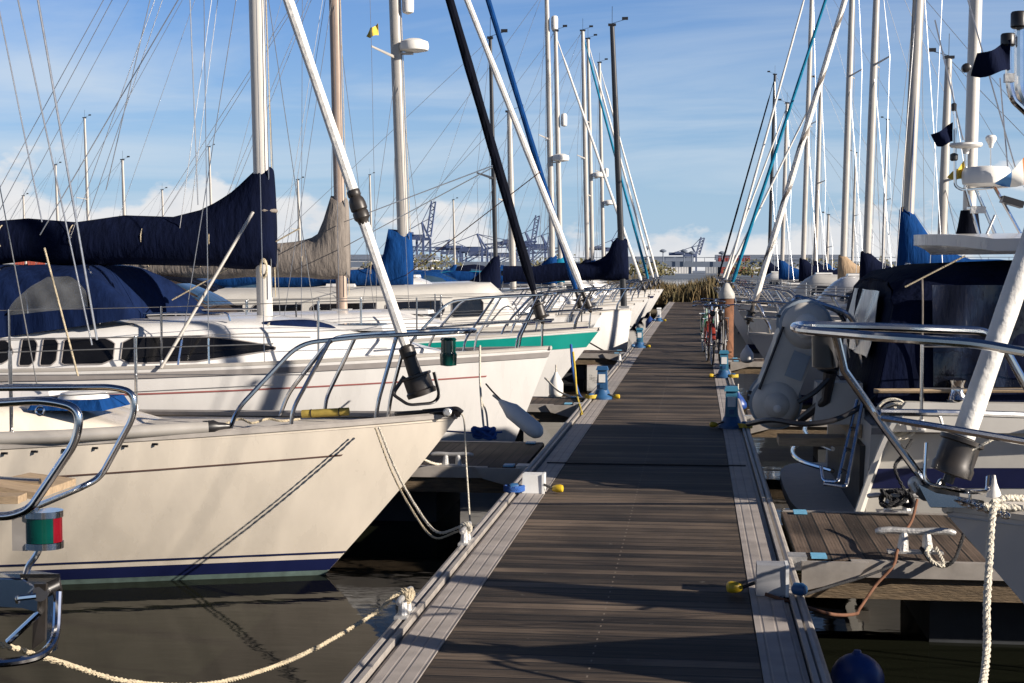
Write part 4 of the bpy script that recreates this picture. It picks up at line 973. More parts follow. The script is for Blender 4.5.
for (x0, y0, x1, y1) in ((935, 20, 963, 140), (1000, 78, 1008, 170), (968, 0, 1016, 170)):
    MS(T([P(x0, y0, 12.0), P(x1, y1, 11.9)], .006, 5), 'mizzen_stay', wire, mzn)
MS(T([P(985, 238, 11.5), P(995, 215, 11.5)], .01, 6), 'cleat_post', cast, hard)
# davit post at the upper right corner of the view
dv = MS(T(bendpath([P(1019, 22, 8.6), P(1019, 92, 8.6), P(1030, 112, 8.6), P(1060, 112, 8.6), P(1075, 300, 8.9), P(1075, 395, 9.6), (2.8, 10.5, .62)], .06), .028, 10), 'davit_arm', steel)
MS(T(bendpath([P(1008, 42, 8.55), P(1009, 85, 8.55), P(1013, 100, 8.55), P(1026, 112, 8.58)], .03), .020, 10), 'davit_hook', steel, dv)
for (x, y_, r_, hh_) in ((1008, 40, .040, .07), (1019, 20, .045, .09)):
    MS(MB().lathe([(r_*.8, -hh_/2), (r_, -hh_/2+.01), (r_, hh_/2-.01), (r_*.85, hh_/2)], P(x, y_, 8.55), sides=16), 'end_cap', blackp, dv)
MS(MB().box(P(1009, 78, 8.53), (.05, .05, .045)), 'davit_clamp', cast, dv)

for (x, z) in ((1.75, .70), (2.6, .70)):
    MS(MB().lathe([(.06, 0), (.075, .02), (.05, .07), (.05, .12), (.066, .15), (.03, .165)], (x, 10.42, z), sides=16), 'winch', steel)
for x in (1.5, 2.9, 4.4):
    so4 = MS(T([(x, 10.30, .52), (x, 10.30, 1.10)], .0125, 8), 'stanchion', steel); MS(MB().lathe([(.035, 0), (.035, .012), (.02, .03), (.018, .07)], (x, 10.30, .52), sides=10), 'stanchion_base', cast, so4)
for z in (.80, 1.08): MS(T([(1.5, 10.30, z), (2.9, 10.30, z), (4.4, 10.30, z), (6.0, 10.3, z+.03)], .005, 5), 'lifeline', wire)
MS(T(bendpath([(1.36, 10.32, .55), (1.38, 10.32, .62), (1.62, 10.30, .62), (1.64, 10.30, .55)], .02), .012, 6), 'fairlead', cast)
MS(T(cr([Vector((1.32+.11*math.cos(a)+.003*a, 10.40+.03*math.sin(a*.7), .62+.10*math.sin(a)-.004*a)) for a in arc(0, 19, 60)], 2), .012, 6), 'coiled_line', rope_w)
# rectangular sheets for flags
def flag(name, label, pts, Y, m, wav=.03, cat='flag'):
    (a, b_, c, d) = [P(x, y_, Y) for x, y_ in pts]; rows = []
    for i in range(9):
        t_ = i/8; rows.append([a.lerp(b_, t_).lerp(d.lerp(c, t_), s_)+Vector((0, wav*math.sin(t_*7+s_*2), wav*.4*math.sin(t_*6+1))) for s_ in arc(0, 1, 6)])
    o = MB().sheet(rows, .002).build(name, m, None, smooth=80); return tag(o, label, cat)
flag('flag', 'dark navy flag flying from the steel davit at the upper right corner', [(1011, 41), (978, 54), (971, 77), (1011, 71)], 8.5, navy, .03)
flag('pennant', 'swallow tailed navy pennant beside the flat white antenna', [(953, 123), (931, 135), (937, 147), (953, 142)], 11.9, navy, .02)
flag('flag', 'limp yellow flag hanging left of the radar dome', [(966, 160), (953, 172), (947, 178), (964, 180)], 11.95, flag_y, .02)
flag('flag', 'small yellow signal flag under the spreader of the radar mast', [(378, 24), (370, 28), (366, 37), (378, 36)], 24.6, flag_y, .05)
sf = bpy.data.materials.new('striped flag cloth'); sf.use_nodes = True; t = sf.node_tree; bb = t.nodes['Principled BSDF']; bb.inputs['Roughness'].default_value = .9
tcx = t.nodes.new('ShaderNodeTexCoord'); spx = t.nodes.new('ShaderNodeSeparateXYZ'); t.links.new(tcx.outputs['Generated'], spx.inputs[0])
rpx = t.nodes.new('ShaderNodeValToRGB'); rpx.color_ramp.interpolation = 'CONSTANT'; t.links.new(spx.outputs[0], rpx.inputs[0])
for i, (p_, c_) in enumerate([(0, (.08, .22, .45)), (.35, (.7, .68, .62)), (.62, (.62, .20, .05)), (.8, (.7, .66, .6))]):
    e = rpx.color_ramp.elements[i] if i < 2 else rpx.color_ramp.elements.new(p_)
    e.position = p_; e.color = c_+(1,)
t.links.new(rpx.outputs[0], bb.inputs['Base Color'])
flag('flag', 'blue, white and orange striped ensign at the right edge beside the radar dome', [(1034, 150), (995, 184), (1002, 187), (1040, 182)], 11.6, sf, .03)

# ------------------------------------------------------------------ inflatable dinghy on the stern
dg = thing('inflatable_dinghy', 'grey inflatable dinghy slung on its side across the tented boat stern', 'dinghy', (.85, 12.4, .25))
upc, loc = P(806, 326, 11.45), P(776, 404, 11.45)
def tubeof(c, nm, capm):
    pts = [c+Vector((0, .0, 0)), c+Vector((.0, .2, 0)), c+Vector((.0, .4, .01)), c+Vector((-.0, .55, .0))]
    o = T(cr(pts, 5), .178, 22, cap=True).build(nm, rubber, dg)
    MB().lathe([(.178, 0), (.172, .03), (.14, .07), (.10, .095)], c, (0, -1, 0), 22).build('tube_end', rubber, o)
    MB().lathe([(.10, .09), (.085, .12), (.05, .145), (.005, .155)], c, (0, -1, 0), 18).build('cone_cap', capm, o)
    return o
tubeof(upc, 'side_tube', rubber_l); tubeof(loc, 'side_tube', rubber)
MB().lathe([(.028, .0), (.03, .02), (.012, .03)], loc+Vector((.0, -.155, -.02)), (0, -1, 0), 12).build('valve_cap', rubber_l, dg)
ax = (upc-loc); pr = Vector((ax.z, 0, -ax.x)).normalized()
q = [loc+ax*.1-pr*.16, loc+ax*.1+pr*.13, loc+ax*.9+pr*.13, loc+ax*.9-pr*.16]
tr_ = MB().prism([p_+Vector((0, -.03, 0)) for p_ in q], (0, .05, 0)).build('transom', rubber, dg)
q = [loc+ax*.36-pr*.02, loc+ax*.36+pr*.11, loc+ax*.68+pr*.11, loc+ax*.68-pr*.02]
MB().prism([p_+Vector((0, -.045, 0)) for p_ in q], (0, .012, 0)).build('transom_pad', rubber_b, tr_)
fl_ = [[loc.lerp(upc, t_)+Vector((-.16-.02*math.sin(t_*9), y_, 0)) for t_ in arc(.05, .95, 8)] for y_ in (.1, .25, .4, .55)]
MB().sheet(fl_, .02).build('floor', rubber, dg)
T(cr([loc+Vector((0, .55, .0)), loc.lerp(upc, .25)+Vector((0, .74, 0)), loc.lerp(upc, .75)+Vector((0, .74, 0)), upc+Vector((0, .55, 0))], 6), .15, 18).build('bow_tube', rubber, dg)
for c_, nm_ in ((upc, 'u'), (loc, 'l')):
    for dy in (.04, .46):
        T([c_+Vector((.181*math.cos(a), dy, .181*math.sin(a))) for a in [2*math.pi*k/24 for k in range(24)]], .012, 6, closed=True, flat=1.8).build('seam_band', rubber_b, dg)
    T(bendpath([c_+Vector((-.165, .15, .06)), c_+Vector((-.205, .17, .07)), c_+Vector((-.205, .29, .07)), c_+Vector((-.165, .31, .06))], .02), .010, 6).build('carry_handle', blackp, dg)
T([loc+ax*.1-pr*.16+Vector((0, -.05, 0)), loc+ax*.9-pr*.16+Vector((0, -.05, 0))], .012, 6).build('rub_strip', blackp, dg)
T(cr([loc+Vector((-.18, .1, .0)), loc+Vector((-.2, .25, .03)), loc+Vector((-.19, .4, .0)), loc+Vector((-.19, .5, .03))], 5), .012, 6).build('grab_line', rope_k, dg)
for yy in (11.7, 12.5):
    tag(T(bendpath([(1.3, yy, .7), (1.18, yy, 1.25), (.80, yy, 1.38), (.78, yy, 1.30)], .1), .02, 8).build('davit', steel, None), 'nearer stainless davit arm above the grey inflatable' if yy < 12 else 'farther stainless davit arm above the grey inflatable', 'davit', 'dinghy davits')
# outboard motor on the rail
ob = thing('outboard_motor', 'black outboard motor clamped between the grey inflatable and the navy tent', 'outboard', P(830, 372, 11.0))
MB().lathe([(.05, -.16), (.085, -.14), (.10, -.02), (.098, .12), (.075, .17), (.02, .18)], P(829, 350, 11.0), sides=14).build('cowling', blackp, ob)
T([P(830, 372, 11.0), P(826, 400, 11.05), P(800, 420, 11.2)], [.05, .035, .03], 10).build('drive_leg', blackp, ob)
T(cr([P(835, 372, 11.0), P(815, 392, 10.95), P(798, 402, 10.95)], 4), .02, 8).build('tiller', blackp, ob)
MB().box(P(842, 360, 11.0), (.05, .12, .22)).build('clamp_bracket', cast, ob)
cb = T(cr([P(880, 395, 10.6), P(840, 418, 10.5), P(805, 424, 10.5), P(772, 420, 10.7), P(748, 424, 11)], 6), .02, 8).build('hose', blackp, None)
tag(cb, 'thick black hose sagging from the tented boat under the inflatable', 'hose')
sb_ = MB(); sb_.box(P(838, 402, 11.2), (.36, .30, .30), taper=.9)
tag(sb_.build('storage_box', rubber, None), 'grey locker box on the stern beneath the black outboard', 'box')
m = MB().box(P(812, 440, 11.3), (.5, .3, .06)); tag(m.build('folded_platform', teak, None), 'small wooden board on the stern under the inflatable', 'board')

# ------------------------------------------------------------------ bow gear of the near right yacht
def add(parent, m, nm, mt, sm=35): return m.build(nm, mt, parent, smooth=sm)
rx0 = Vector((.86, 5.55, .77))
pul = add(r0, T(bendpath([P(1060, 356, 5.05), P(1024, 352, 5.1), P(975, 343, 5.15), P(880, 337, 5.2), P(800, 330, 5.45), P(793, 327, 5.55), P(800, 325, 5.68), P(880, 327, 5.85), P(985, 331, 6.0), P(1003, 345, 6.02), P(1045, 420, 6.05)], .10), .0165, 10), 'pulpit', steel)
add(r0, T([P(832, 334, 5.45), P(846, 372, 5.5), P(886, 430, 5.55), P(931, 489, 5.58)], .0155, 10), 'pulpit_leg', steel, pul) if False else None
T([P(836, 336, 5.42), P(844, 370, 5.46), P(886, 430, 5.52), P(931, 490, 5.58)], .0155, 10).build('pulpit_leg', steel, pul)
T(bendpath([P(879, 412, 5.5), P(960, 413, 5.75), P(1050, 416, 5.95)], .05), .0125, 8).build('pulpit_rail', steel, pul)
T(bendpath([P(883, 418, 5.46), P(945, 428, 5.25), P(1050, 446, 4.95)], .05), .0125, 8).build('pulpit_rail', steel, pul)
lm = MB().lathe([(.03, -.07), (.045, -.065), (.048, .05), (.04, .06), (.02, .075)], P(825, 349, 5.5), sides=14).build('navigation_lamp', blackp, pul)
T([P(825, 335, 5.5), P(825, 342, 5.5)], .018, 8).build('lamp_bracket', cast, lm)
tk = P(952, 470, 5.55); tp = P(1024, 262, 5.62); dvv = (tp-tk); upv = dvv.normalized()
fpts = [tk+dvv*lerp(.16, 9.2, k/60) for k in range(61)]
fs_ = add(r0, T(fpts, [.041*(1-.3*k/60)*(1+.06*math.sin(k*1.9)+.03*math.sin(k*4.3)) for k in range(61)], 14), 'furled_sail', sailw, 60)
T([tk-upv*.05, tk+dvv*.17], .020, 10).build('furler_neck', blackp, fs_)
T([tk+dvv*.115, tk+dvv*.175], .034, 12).build('furler_swivel', bronze, fs_)
drm = MB().lathe([(.02, -.035), (.074, -.03), (.076, .0), (.070, .01), (.07, .085), (.08, .09), (.08, .105), (.03, .11)], tk+upv*.015, upv, 24).build('furling_drum', bronze, fs_)
T(bendpath([tk+Vector((-.095, -.02, .10)), tk+Vector((-.105, -.04, -.045)), tk+Vector((.02, -.12, -.06)), tk+Vector((.12, -.04, -.075)), tk+Vector((.13, 0, -.02))], .04), .014, 8, flat=.5).build('drum_guard', steel, drm)
T([P(1000, 436, 5.5), P(968, 452, 5.5)], .005, 5).build('furling_line', rope_w, drm)
# stem fitting, chain, cleats
sf_ = MB().prism([P(918, 484, 5.50), P(936, 493, 5.50), P(984, 501, 5.50), P(984, 508, 5.50), P(930, 507, 5.50)], (0, .012, 0)); sf_.prism([P(918, 484, 5.60), P(936, 493, 5.60), P(984, 501, 5.60), P(984, 508, 5.60), P(930, 507, 5.60)], (0, .012, 0))
bf = sf_.build('bow_roller', steel, r0)
MB().lathe([(.03, -.05), (.018, 0), (.03, .05)], P(924, 491, 5.56), (0, 1, 0), 14).build('roller_wheel', blackp, bf)
MB().box(P(944, 497, 5.56), (.10, .06, .07)).build('chain_stopper', blackp, bf)
T(bendpath([P(936, 490, 5.56), P(941, 478, 5.56), P(946, 490, 5.56)], .02), .008, 6).build('shackle', steel, bf)
T(bendpath([P(916, 492, 5.54), P(910, 483, 5.54), P(915, 478, 5.54), P(919, 486, 5.54)], .02), .012, 6, closed=False).build('fairlead', cast, bf)
ch = MB(); p0, p1 = P(947, 497, 5.54), P(1005, 515, 5.35); nl = 15
for k in range(nl):
    c = p0.lerp(p1, k/(nl-1)); d_ = (p1-p0).normalized(); sdv = Vector((0, 0, 1)).cross(d_).normalized() if k % 2 else d_.cross(Vector((0, 0, 1)).cross(d_).normalized())
    ch.tube([c+d_*.020*math.cos(a)+sdv*.012*math.sin(a) for a in [2*math.pi*j/10 for j in range(10)]], .0042, 5, closed=True)
ch.build('anchor_chain', steel, bf)
T(bendpath([P(970, 508, 5.5), P(970, 492, 5.5), P(985, 491, 5.5)], .01), .006, 6).build('deck_eye', steel, bf)
MB().lathe([(.028, 0), (.022, .02), (.010, .05), (.004, .08)], P(994, 497, 5.6), sides=12).build('deck_bullet', soft_w, bf)
m = MB()
def twist_rope(m, pts, r, n=3, pitch=.06, sides=6):
    pts = [Vector(p) for p in pts]; L_ = [0]
    for a, b_ in zip(pts, pts[1:]): L_.append(L_[-1]+(b_-a).length)
    for j in range(n):
        path = []
        for i, p_ in enumerate(pts):
            tg = (pts[min(i+1, len(pts)-1)]-pts[max(0, i-1)]).normalized(); a = tg.orthogonal().normalized(); a = (Vector((0, 0, 1))-tg*tg.z); a = a.normalized() if a.length > .05 else Vector((0, 1, 0)); b_ = tg.cross(a)
            th = L_[i]/pitch*2*math.pi+j*2*math.pi/n; path.append(p_+(a*math.cos(th)+b_*math.sin(th))*r*.5)
        m.tube(path, r*.56, sides)
    return m
def dens(pts, st=.012):
    o = []
    for a, b_ in zip(pts, pts[1:]):
        k = max(1, int((b_-a).length/st)); o += [a.lerp(b_, i/k) for i in range(k)]
    return o+[pts[-1]]
rp_ = twist_rope(MB(), dens(cr(PX([(996, 505, 5.36), (992, 520, 5.30), (987, 600, 5.15), (982, 690, 4.9)])+[Vector((.50, 3.4, .06))], 6)), .014, 3, .07).build('mooring_rope', rope_w, None, smooth=70)
tag(rp_, 'white twisted mooring rope hanging from the near right bow', 'rope')
rp_ = twist_rope(MB(), dens(cr(PX([(992, 503, 5.42), (1010, 498, 5.5), (1050, 500, 5.6)]), 6)), .014, 3, .07)
twist_rope(rp_, dens(cr(PX([(985, 508, 5.40), (1008, 507, 5.44), (1050, 512, 5.5)]), 6)), .014, 3, .07)
tag(rp_.build('coiled_rope', rope_w, None, smooth=70), 'white twisted rope laid over the deck edge beside the chain', 'rope')

# ------------------------------------------------------------------ bow of the nearest boat, bottom left
hn = Hull(L=9.0, B=3.0, fb=1.22, fm=1.0, fs=1.0, oh=.75, um=.55, pw=1.8)
nb = yacht('sailing_yacht', 'nearest left yacht, only its doubled steel pulpit and anchor fitting in view', (-2.75, 4.45), -1, hn, dict(
    gel=gel_white, boot=[(.0, .12, navyp, .005)], coach=dict(s0=2.0, s1=6.2, hw=.95, h=.4, ramp=1.5, win=[(3.2, 5.6, .25, .85, .2)]),
    mast=dict(s=3.6, h=11.5, r=.085, spreaders=[.5]), boom=dict(z=.8, l=3.6, mat=blue), stanch=[2.0, 3.7, 5.4, 7.1, 8.6]))
Yn, Yf = 4.0, 4.9
pl_ = T(bendpath([P(-340, 404, 4.0), P(-40, 405, Yn), P(45, 400, Yn), P(80, 408, Yn), P(77, 440, Yn), P(30, 509, Yn), P(12, 516, Yn), P(-30, 517, Yn), P(-300, 520, 4.0)], .075, 8), .0125, 12).build('pulpit', steel, nb)
T(bendpath([P(-300, 390, Yf), P(0, 388, Yf), P(112, 387, Yf), P(134, 392, Yf), P(134, 416, Yf), P(100, 478, Yf), P(80, 488, Yf-.05), P(30, 509, 4.15), P(10, 516, 4.1)], .07, 8), .0112, 12).build('pulpit_rail', steel, pl_)
T([P(-200, 476, 4.5), P(-30, 478, 4.5), P(22, 481, 4.5), P(40, 482, 4.5)], .011, 10).build('pulpit_rail', steel, pl_)
for (pts, yy, dd) in (([(37, 497), (78, 476), (79, 485), (43, 505)], 4.75, .0), ([(-30, 497), (18, 497), (18, 507), (-30, 508)], 4.2, 0)):
    pass
s1 = MB().prism([P(36, 500, 4.30), P(76, 485, 4.80), P(30, 479, 4.80), P(-20, 491, 4.30)], (0, 0, .022)); s1.build('seat_slat', teak, pl_)
s2 = MB().prism([P(18, 504, 4.14), P(27, 500, 4.25), P(-60, 499, 4.25), P(-80, 505, 4.14)], (0, 0, .022)); s2.build('seat_slat', teak, pl_)
MB().lathe([(.004, -.004), (.018, -.004), (.018, .004), (.004, .004)], P(40, 411, 4.0), (0, 1, 0), 14) if False else None
T([P(40, 411, 4.0)+Vector((.012*math.cos(a), 0, .012*math.sin(a))) for a in [2*math.pi*k/16 for k in range(16)]], .003, 6, closed=True).build('ring', steel, pl_)
# navigation lamp: green front, red side, in a chrome housing
lc = P(43, 529, 4.2)
lampo = MB().box(lc+Vector((-.055, .01, 0)), (.045, .10, .118)).build('navigation_lamp', alu_edge, pl_)
def sector(m, a0, a1, r_, z0, z1, c):
    pts = [c+Vector((r_*math.cos(a), r_*math.sin(a)*.85, 0)) for a in arc(a0, a1, 10)]
    return m.prism([c+Vector((-.035, 0, z0))]+[p_+Vector((0, 0, z0)) for p_ in pts], (0, 0, z1-z0))
sector(MB(), R(-125), R(-38), .057, -.036, .036, lc).build('green_lens', green_l, lampo)
sector(MB(), R(-37.5), R(70), .057, -.036, .036, lc).build('red_lens', red_l, lampo)
for z0, z1 in ((-.056, -.037), (.037, .056)):
    sector(MB(), R(-135), R(90), .061, z0, z1, lc).build('lamp_rim', steel, lampo)
T(bendpath([lc+Vector((-.01, 0, -.055)), P(36, 556, 4.2), P(28, 566, 4.2), P(24, 582, 4.2)], .03), .010, 10).build('lamp_post', steel, lampo)
# anchor roller and stem plates
ar = MB().prism([P(-30, 578, 4.10), P(22, 580, 4.10), P(38, 590, 4.10), P(37, 612, 4.10), P(22, 608, 4.10), P(-30, 605, 4.10)], (0, .012, 0)).build('anchor_roller', steel, nb)
MB().prism([P(20, 577, 4.28), P(58, 575, 4.28), P(61, 592, 4.28), P(56, 650, 4.28), P(46, 655, 4.28), P(48, 598, 4.28), P(22, 592, 4.28)], (0, .012, 0)).build('roller_cheek', steel, ar)
MB().prism([P(34, 584, 4.10), P(46, 584, 4.10), P(45, 640, 4.16), P(32, 650, 4.16)], (0, .012, 0)).build('roller_cheek', bronze, ar)
MB().prism([P(20, 574, 4.1), P(60, 574, 4.28), P(30, 570, 4.3), P(-10, 573, 4.15)], (0, 0, -.012)).build('top_plate', steel, ar)
T([P(40, 594, 4.1), P(42, 592, 4.28)], .022, 12).build('roller', blackp, ar)
T(bendpath([P(18, 601, 4.06), P(18, 598, 4.04), P(36, 596, 4.06)], .005), .009, 8).build('pin', steel, ar)
T([P(40, 612, 4.12), P(8, 642, 4.12)], .010, 8).build('anchor_shank', steel, ar)
T(bendpath([P(58, 592, 4.27), P(56, 640, 4.22), P(40, 658, 4.1), P(0, 664, 4.05), P(-40, 660, 4.05)], .05), .0135, 10).build('bow_hoop', steel, ar)
ck = P(405, 612, 6.85)

# ------------------------------------------------------------------ cleats, ropes
def cleat(label, c, ax=(0, 1, 0), s=1.0, m_=cast, group='mooring cleats'):
    c = Vector(c); ax = Vector(ax).normalized(); r = thing('mooring_cleat', label, 'cleat', c, 0, group)
    up_ = Vector((0, 0, 1)); sd = ax.cross(up_)
    T(cr([c-ax*.16*s+up_*.085*s, c-ax*.10*s+up_*.092*s, c+up_*.088*s, c+ax*.10*s+up_*.092*s, c+ax*.16*s+up_*.085*s], 4), [.009*s]+[.0145*s]*15+[.009*s], 10).build('horn', m_, r)
    for q in (-.05, .05):
        T([c+ax*q*s+up_*.004, c+ax*q*s*.9+up_*.085*s], [.025*s, .016*s], 10).build('foot', m_, r)
    MB().box(c+up_*.007, (abs(ax.x)*.16*s+.06*s, abs(ax.y)*.16*s+.06*s, .012)).build('base', m_, r)
    return r
c1 = Vector((-1.325, 6.72, .012)); cleat('cast cleat on the left edge nearest the camera, holding the long slack rope', c1)
c2 = Vector((-1.325, 8.55, .012)); cleat('cast cleat on the left edge holding the cream yacht rope', c2)
cleat('cast cleat on the edge of the right finger pontoon', (P(915, 553, 8.40)+Vector((0, 0, .0))), (1, 0, 0), 1.35)
cleat('cast cleat with black rope beside the tented boat stern', (P(897, 512, 9.95)), (1, 0, 0), 1.2)
cleat('pale cleat on the left finger pontoon by its front edge', P(452, 466, 12.05), (1, 0, 0), 1.1)
cleat('cleat with a rope wound round it at the foot of the plumb bowed boat', (-1.325, 26.0, .012), (0, 1, 0), 1.2)
def rope(label, pts, m_, r=.011, sub=8, pitch=.06, tw=True, cat='rope', nm='mooring_rope'):
    pp = cr(pts, sub)
    m = twist_rope(MB(), dens(pp, .02), r, 3, pitch, 5) if tw else T(pp, r, 8)
    return tag(m.build(nm, m_, None, smooth=70), label, cat)
wr = [c1+Vector((0, 0, .085))+Vector((.03*math.cos(a*2.2), -.06+a*.018, .028*math.sin(a*2.2))) for a in arc(0, 6.2, 28)]
rope('pale slack mooring rope curving across the water to the nearest left cleat', [P(-60, 632, 4.15), P(3, 645, 4.2), P(60, 662, 4.4), P(130, 682, 4.75), P(215, 683, 5.3), P(300, 656, 5.95), P(372, 615, 6.55), c1+Vector((-.03, -.05, .10))]+wr, rope_t, .011)
wr2 = [c2+Vector((0, 0, .085))+Vector((.03*math.cos(a*2.2), -.04+a*.014, .028*math.sin(a*2.2))) for a in arc(0, 5, 22)]
e1 = P(379, 428, 9.65)
rope('double white mooring rope from the cream yacht bow down to its cleat, upper strand', [e1, P(396, 470, 9.3), P(415, 505, 9.0), P(437, 532, 8.75), c2+Vector((-.03, .02, .09))]+wr2, rope_w, .010)
rope('double white mooring rope from the cream yacht bow down to its cleat, lower strand', [e1+Vector((-.02, -.02, 0)), P(391, 470, 9.28), P(409, 505, 8.98), P(433, 537, 8.72), c2+Vector((-.04, -.03, .07))], rope_t, .008)
rope('thin grey green line hanging straight down from the cream yacht bow tip', [P(459, 413, 10.0), P(464, 420, 10.0), P(466, 460, 10.0), P(468, 490, 9.98), P(470, 523, 9.95)], rope_w, .006, tw=False)
rope('black rope tied in a bundle round the cleat by the tented boat', [P(897, 498, 9.9)+Vector((.10*math.sin(a*1.7), .04*math.cos(a*3.1), .05*math.cos(a*2.3))) for a in arc(0, 12, 26)]+[P(895, 470, 10.0), P(903, 455, 10.15), P(912, 440, 10.3)], rope_k, .014)
rope('grey rope looped through the right finger cleat', [P(921, 548, 8.4), P(930, 560, 8.28), P(942, 566, 8.27), P(954, 560, 8.28), P(962, 540, 8.4), P(967, 520, 8.3), P(975, 505, 6.5)], rope_k, .012)
rope('white rope looped under the right finger cleat', [P(930, 546, 8.38), P(927, 553, 8.27), P(934, 563, 8.26), P(944, 565, 8.27), P(936, 548, 8.38)], rope_w, .012)
rope('rusty brown cable drooping across the right finger pontoon', [P(917, 500, 9.2), P(912, 520, 8.9), P(903, 535, 8.6), P(897, 552, 8.36), P(893, 566, 8.26), P(876, 585, 8.2), P(860, 608, 8.0), P(855, 614, 7.7), P(830, 614, 7.4), P(790, 602, 7.3), P(765, 594, 7.3)], rope_r, .009, tw=False, cat='cable', nm='power_cable')
rope('dark cable hanging from the finger edge to the grey pedestal', [P(893, 566, 8.26), P(860, 578, 8.1), P(825, 588, 7.9), P(800, 596, 7.5), P(780, 598, 7.35)], rope_k, .008, tw=False, cat='cable', nm='power_cable')
rope('yellow line from the white hull down to the left edge', [P(573, 352, 19.5), P(575, 370, 19.3), P(577, 395, 18.6), P(582, 414, 16.4)], rope_y, .014, tw=False)
rope('blue rope with a thick blue sleeve tied on the left finger pontoon', [P(430, 430, 13.3), P(460, 432, 13.2), P(482, 433, 13.1), P(502, 432, 13.2)], rope_b, .008, tw=False)
rope('blue hanging line beside the yellow one at the left edge', [P(571, 345, 20), P(573, 370, 19.6), P(578, 392, 19.2), P(583, 400, 18.7)], rope_b, .018, tw=False)
rope('white slack line from the plumb bow across to the tall blue pedestal', [P(545, 378, 19.5), P(560, 392, 19), P(580, 398, 18.6), P(596, 396, 18.4)], rope_w, .012, tw=False)
rope('dark bow line from the plumb bowed boat to its cleat', [P(590, 343, 34.5), P(608, 353, 31), P(622, 358, 28.6), Vector((-1.33, 26.0, .11))], rope_k, .018, tw=False)
rope('short white rope curved over the left finger edge', [P(405, 447, 11.3), P(418, 457, 11.7), P(436, 464, 12.0), P(449, 464, 12.06)], rope_w, .013)
m = MB()
for a in arc(0, 9, 30)[:-1]:
    pass
bs = T(cr([P(484, 433, 13.05)+Vector((.10*math.sin(a*1.9), .05*math.cos(a*2.7), .045*math.cos(a*2.3))) for a in arc(0, 12, 26)], 3), .016, 6).build('rope_bundle', rope_b, None)
tag(bs, 'bundle of bright blue rope at the white yacht bow', 'rope')
rope('white doubled line dropping from the white yacht pulpit to the blue rope bundle', [P(480, 346, 14.2), P(480, 380, 13.8), P(482, 410, 13.4), P(484, 430, 13.1)], rope_w, .010, tw=False)
rope('second white line dropping from the white yacht pulpit to the blue rope bundle', [P(481, 400, 13.6), P(486, 412, 13.4), P(488, 430, 13.15)], rope_w, .009, tw=False)

# ------------------------------------------------------------------ fenders and buoys
def fender(label, a, b_, r, m_, group='fenders'):
    a, b_ = Vector(a), Vector(b_); ax = b_-a; L_ = ax.length; r0_ = thing('fender', label, 'fender', b_, 0, group)
    MB().lathe([(.02, 0), (.03, .03), (r*.6, .06+L_*.05), (r, .12+L_*.1), (r, L_*.82), (r*.85, L_*.92), (r*.5, L_*.98), (.02, L_)], a, ax, 20).build('body', m_, r0_, smooth=60)
    T([a-ax.normalized()*.10, a], .012, 6).build('eye_lanyard', rope_w, r0_)
    return r0_
fender('long white fender lying against the white yacht bow', P(500, 401, 13.6), P(541, 435, 13.3), .078, fend_w)
rope('thin line from the white fender up to the deck', [P(503, 402, 13.6), P(493, 392, 13.8), P(486, 384, 14.0)], rope_k, .008, tw=False)
bb_ = thing('mooring_buoy', 'round blue buoy at the right edge near the bottom of the view', 'buoy', P(857, 673, 7.0))
MB().lathe([(.01, -.2)]+[(.125*math.cos(a), .125*math.sin(a)) for a in arc(R(-80), R(75), 12)]+[(.02, .126), (.016, .14), (.004, .142)], P(857, 680, 7.0)).build('ball', fend_b, bb_, smooth=60)
T([P(857, 657, 7.0)+Vector((.022*math.cos(a), 0, .022*math.sin(a)+.005)) for a in [2*math.pi*k/12 for k in range(12)]], .006, 6, closed=True).build('eye', fend_b, bb_)
fender('white fender hanging between the teal banded yacht and its finger', P(556, 372, 20.6), P(556, 398, 20.6), .10, fend_w)
fender('navy fender beside the far bows of the left row', P(650, 316, 46), P(650, 330, 46), .14, fend_b)
for i, (px, py, Y, m_, lb) in enumerate([(641, 338, 40, fend_b, 'navy fender at the fourth bow of the left row'), (738, 392, 18.6, fend_b, 'navy fender low on the right edge by the bicycles'), (747, 345, 25, fend_w, 'white fender on the grey hull by the rusty pile')]):
    fender(lb, P(px, py, Y), P(px, py+18 if Y < 30 else py+12, Y), .11, m_)

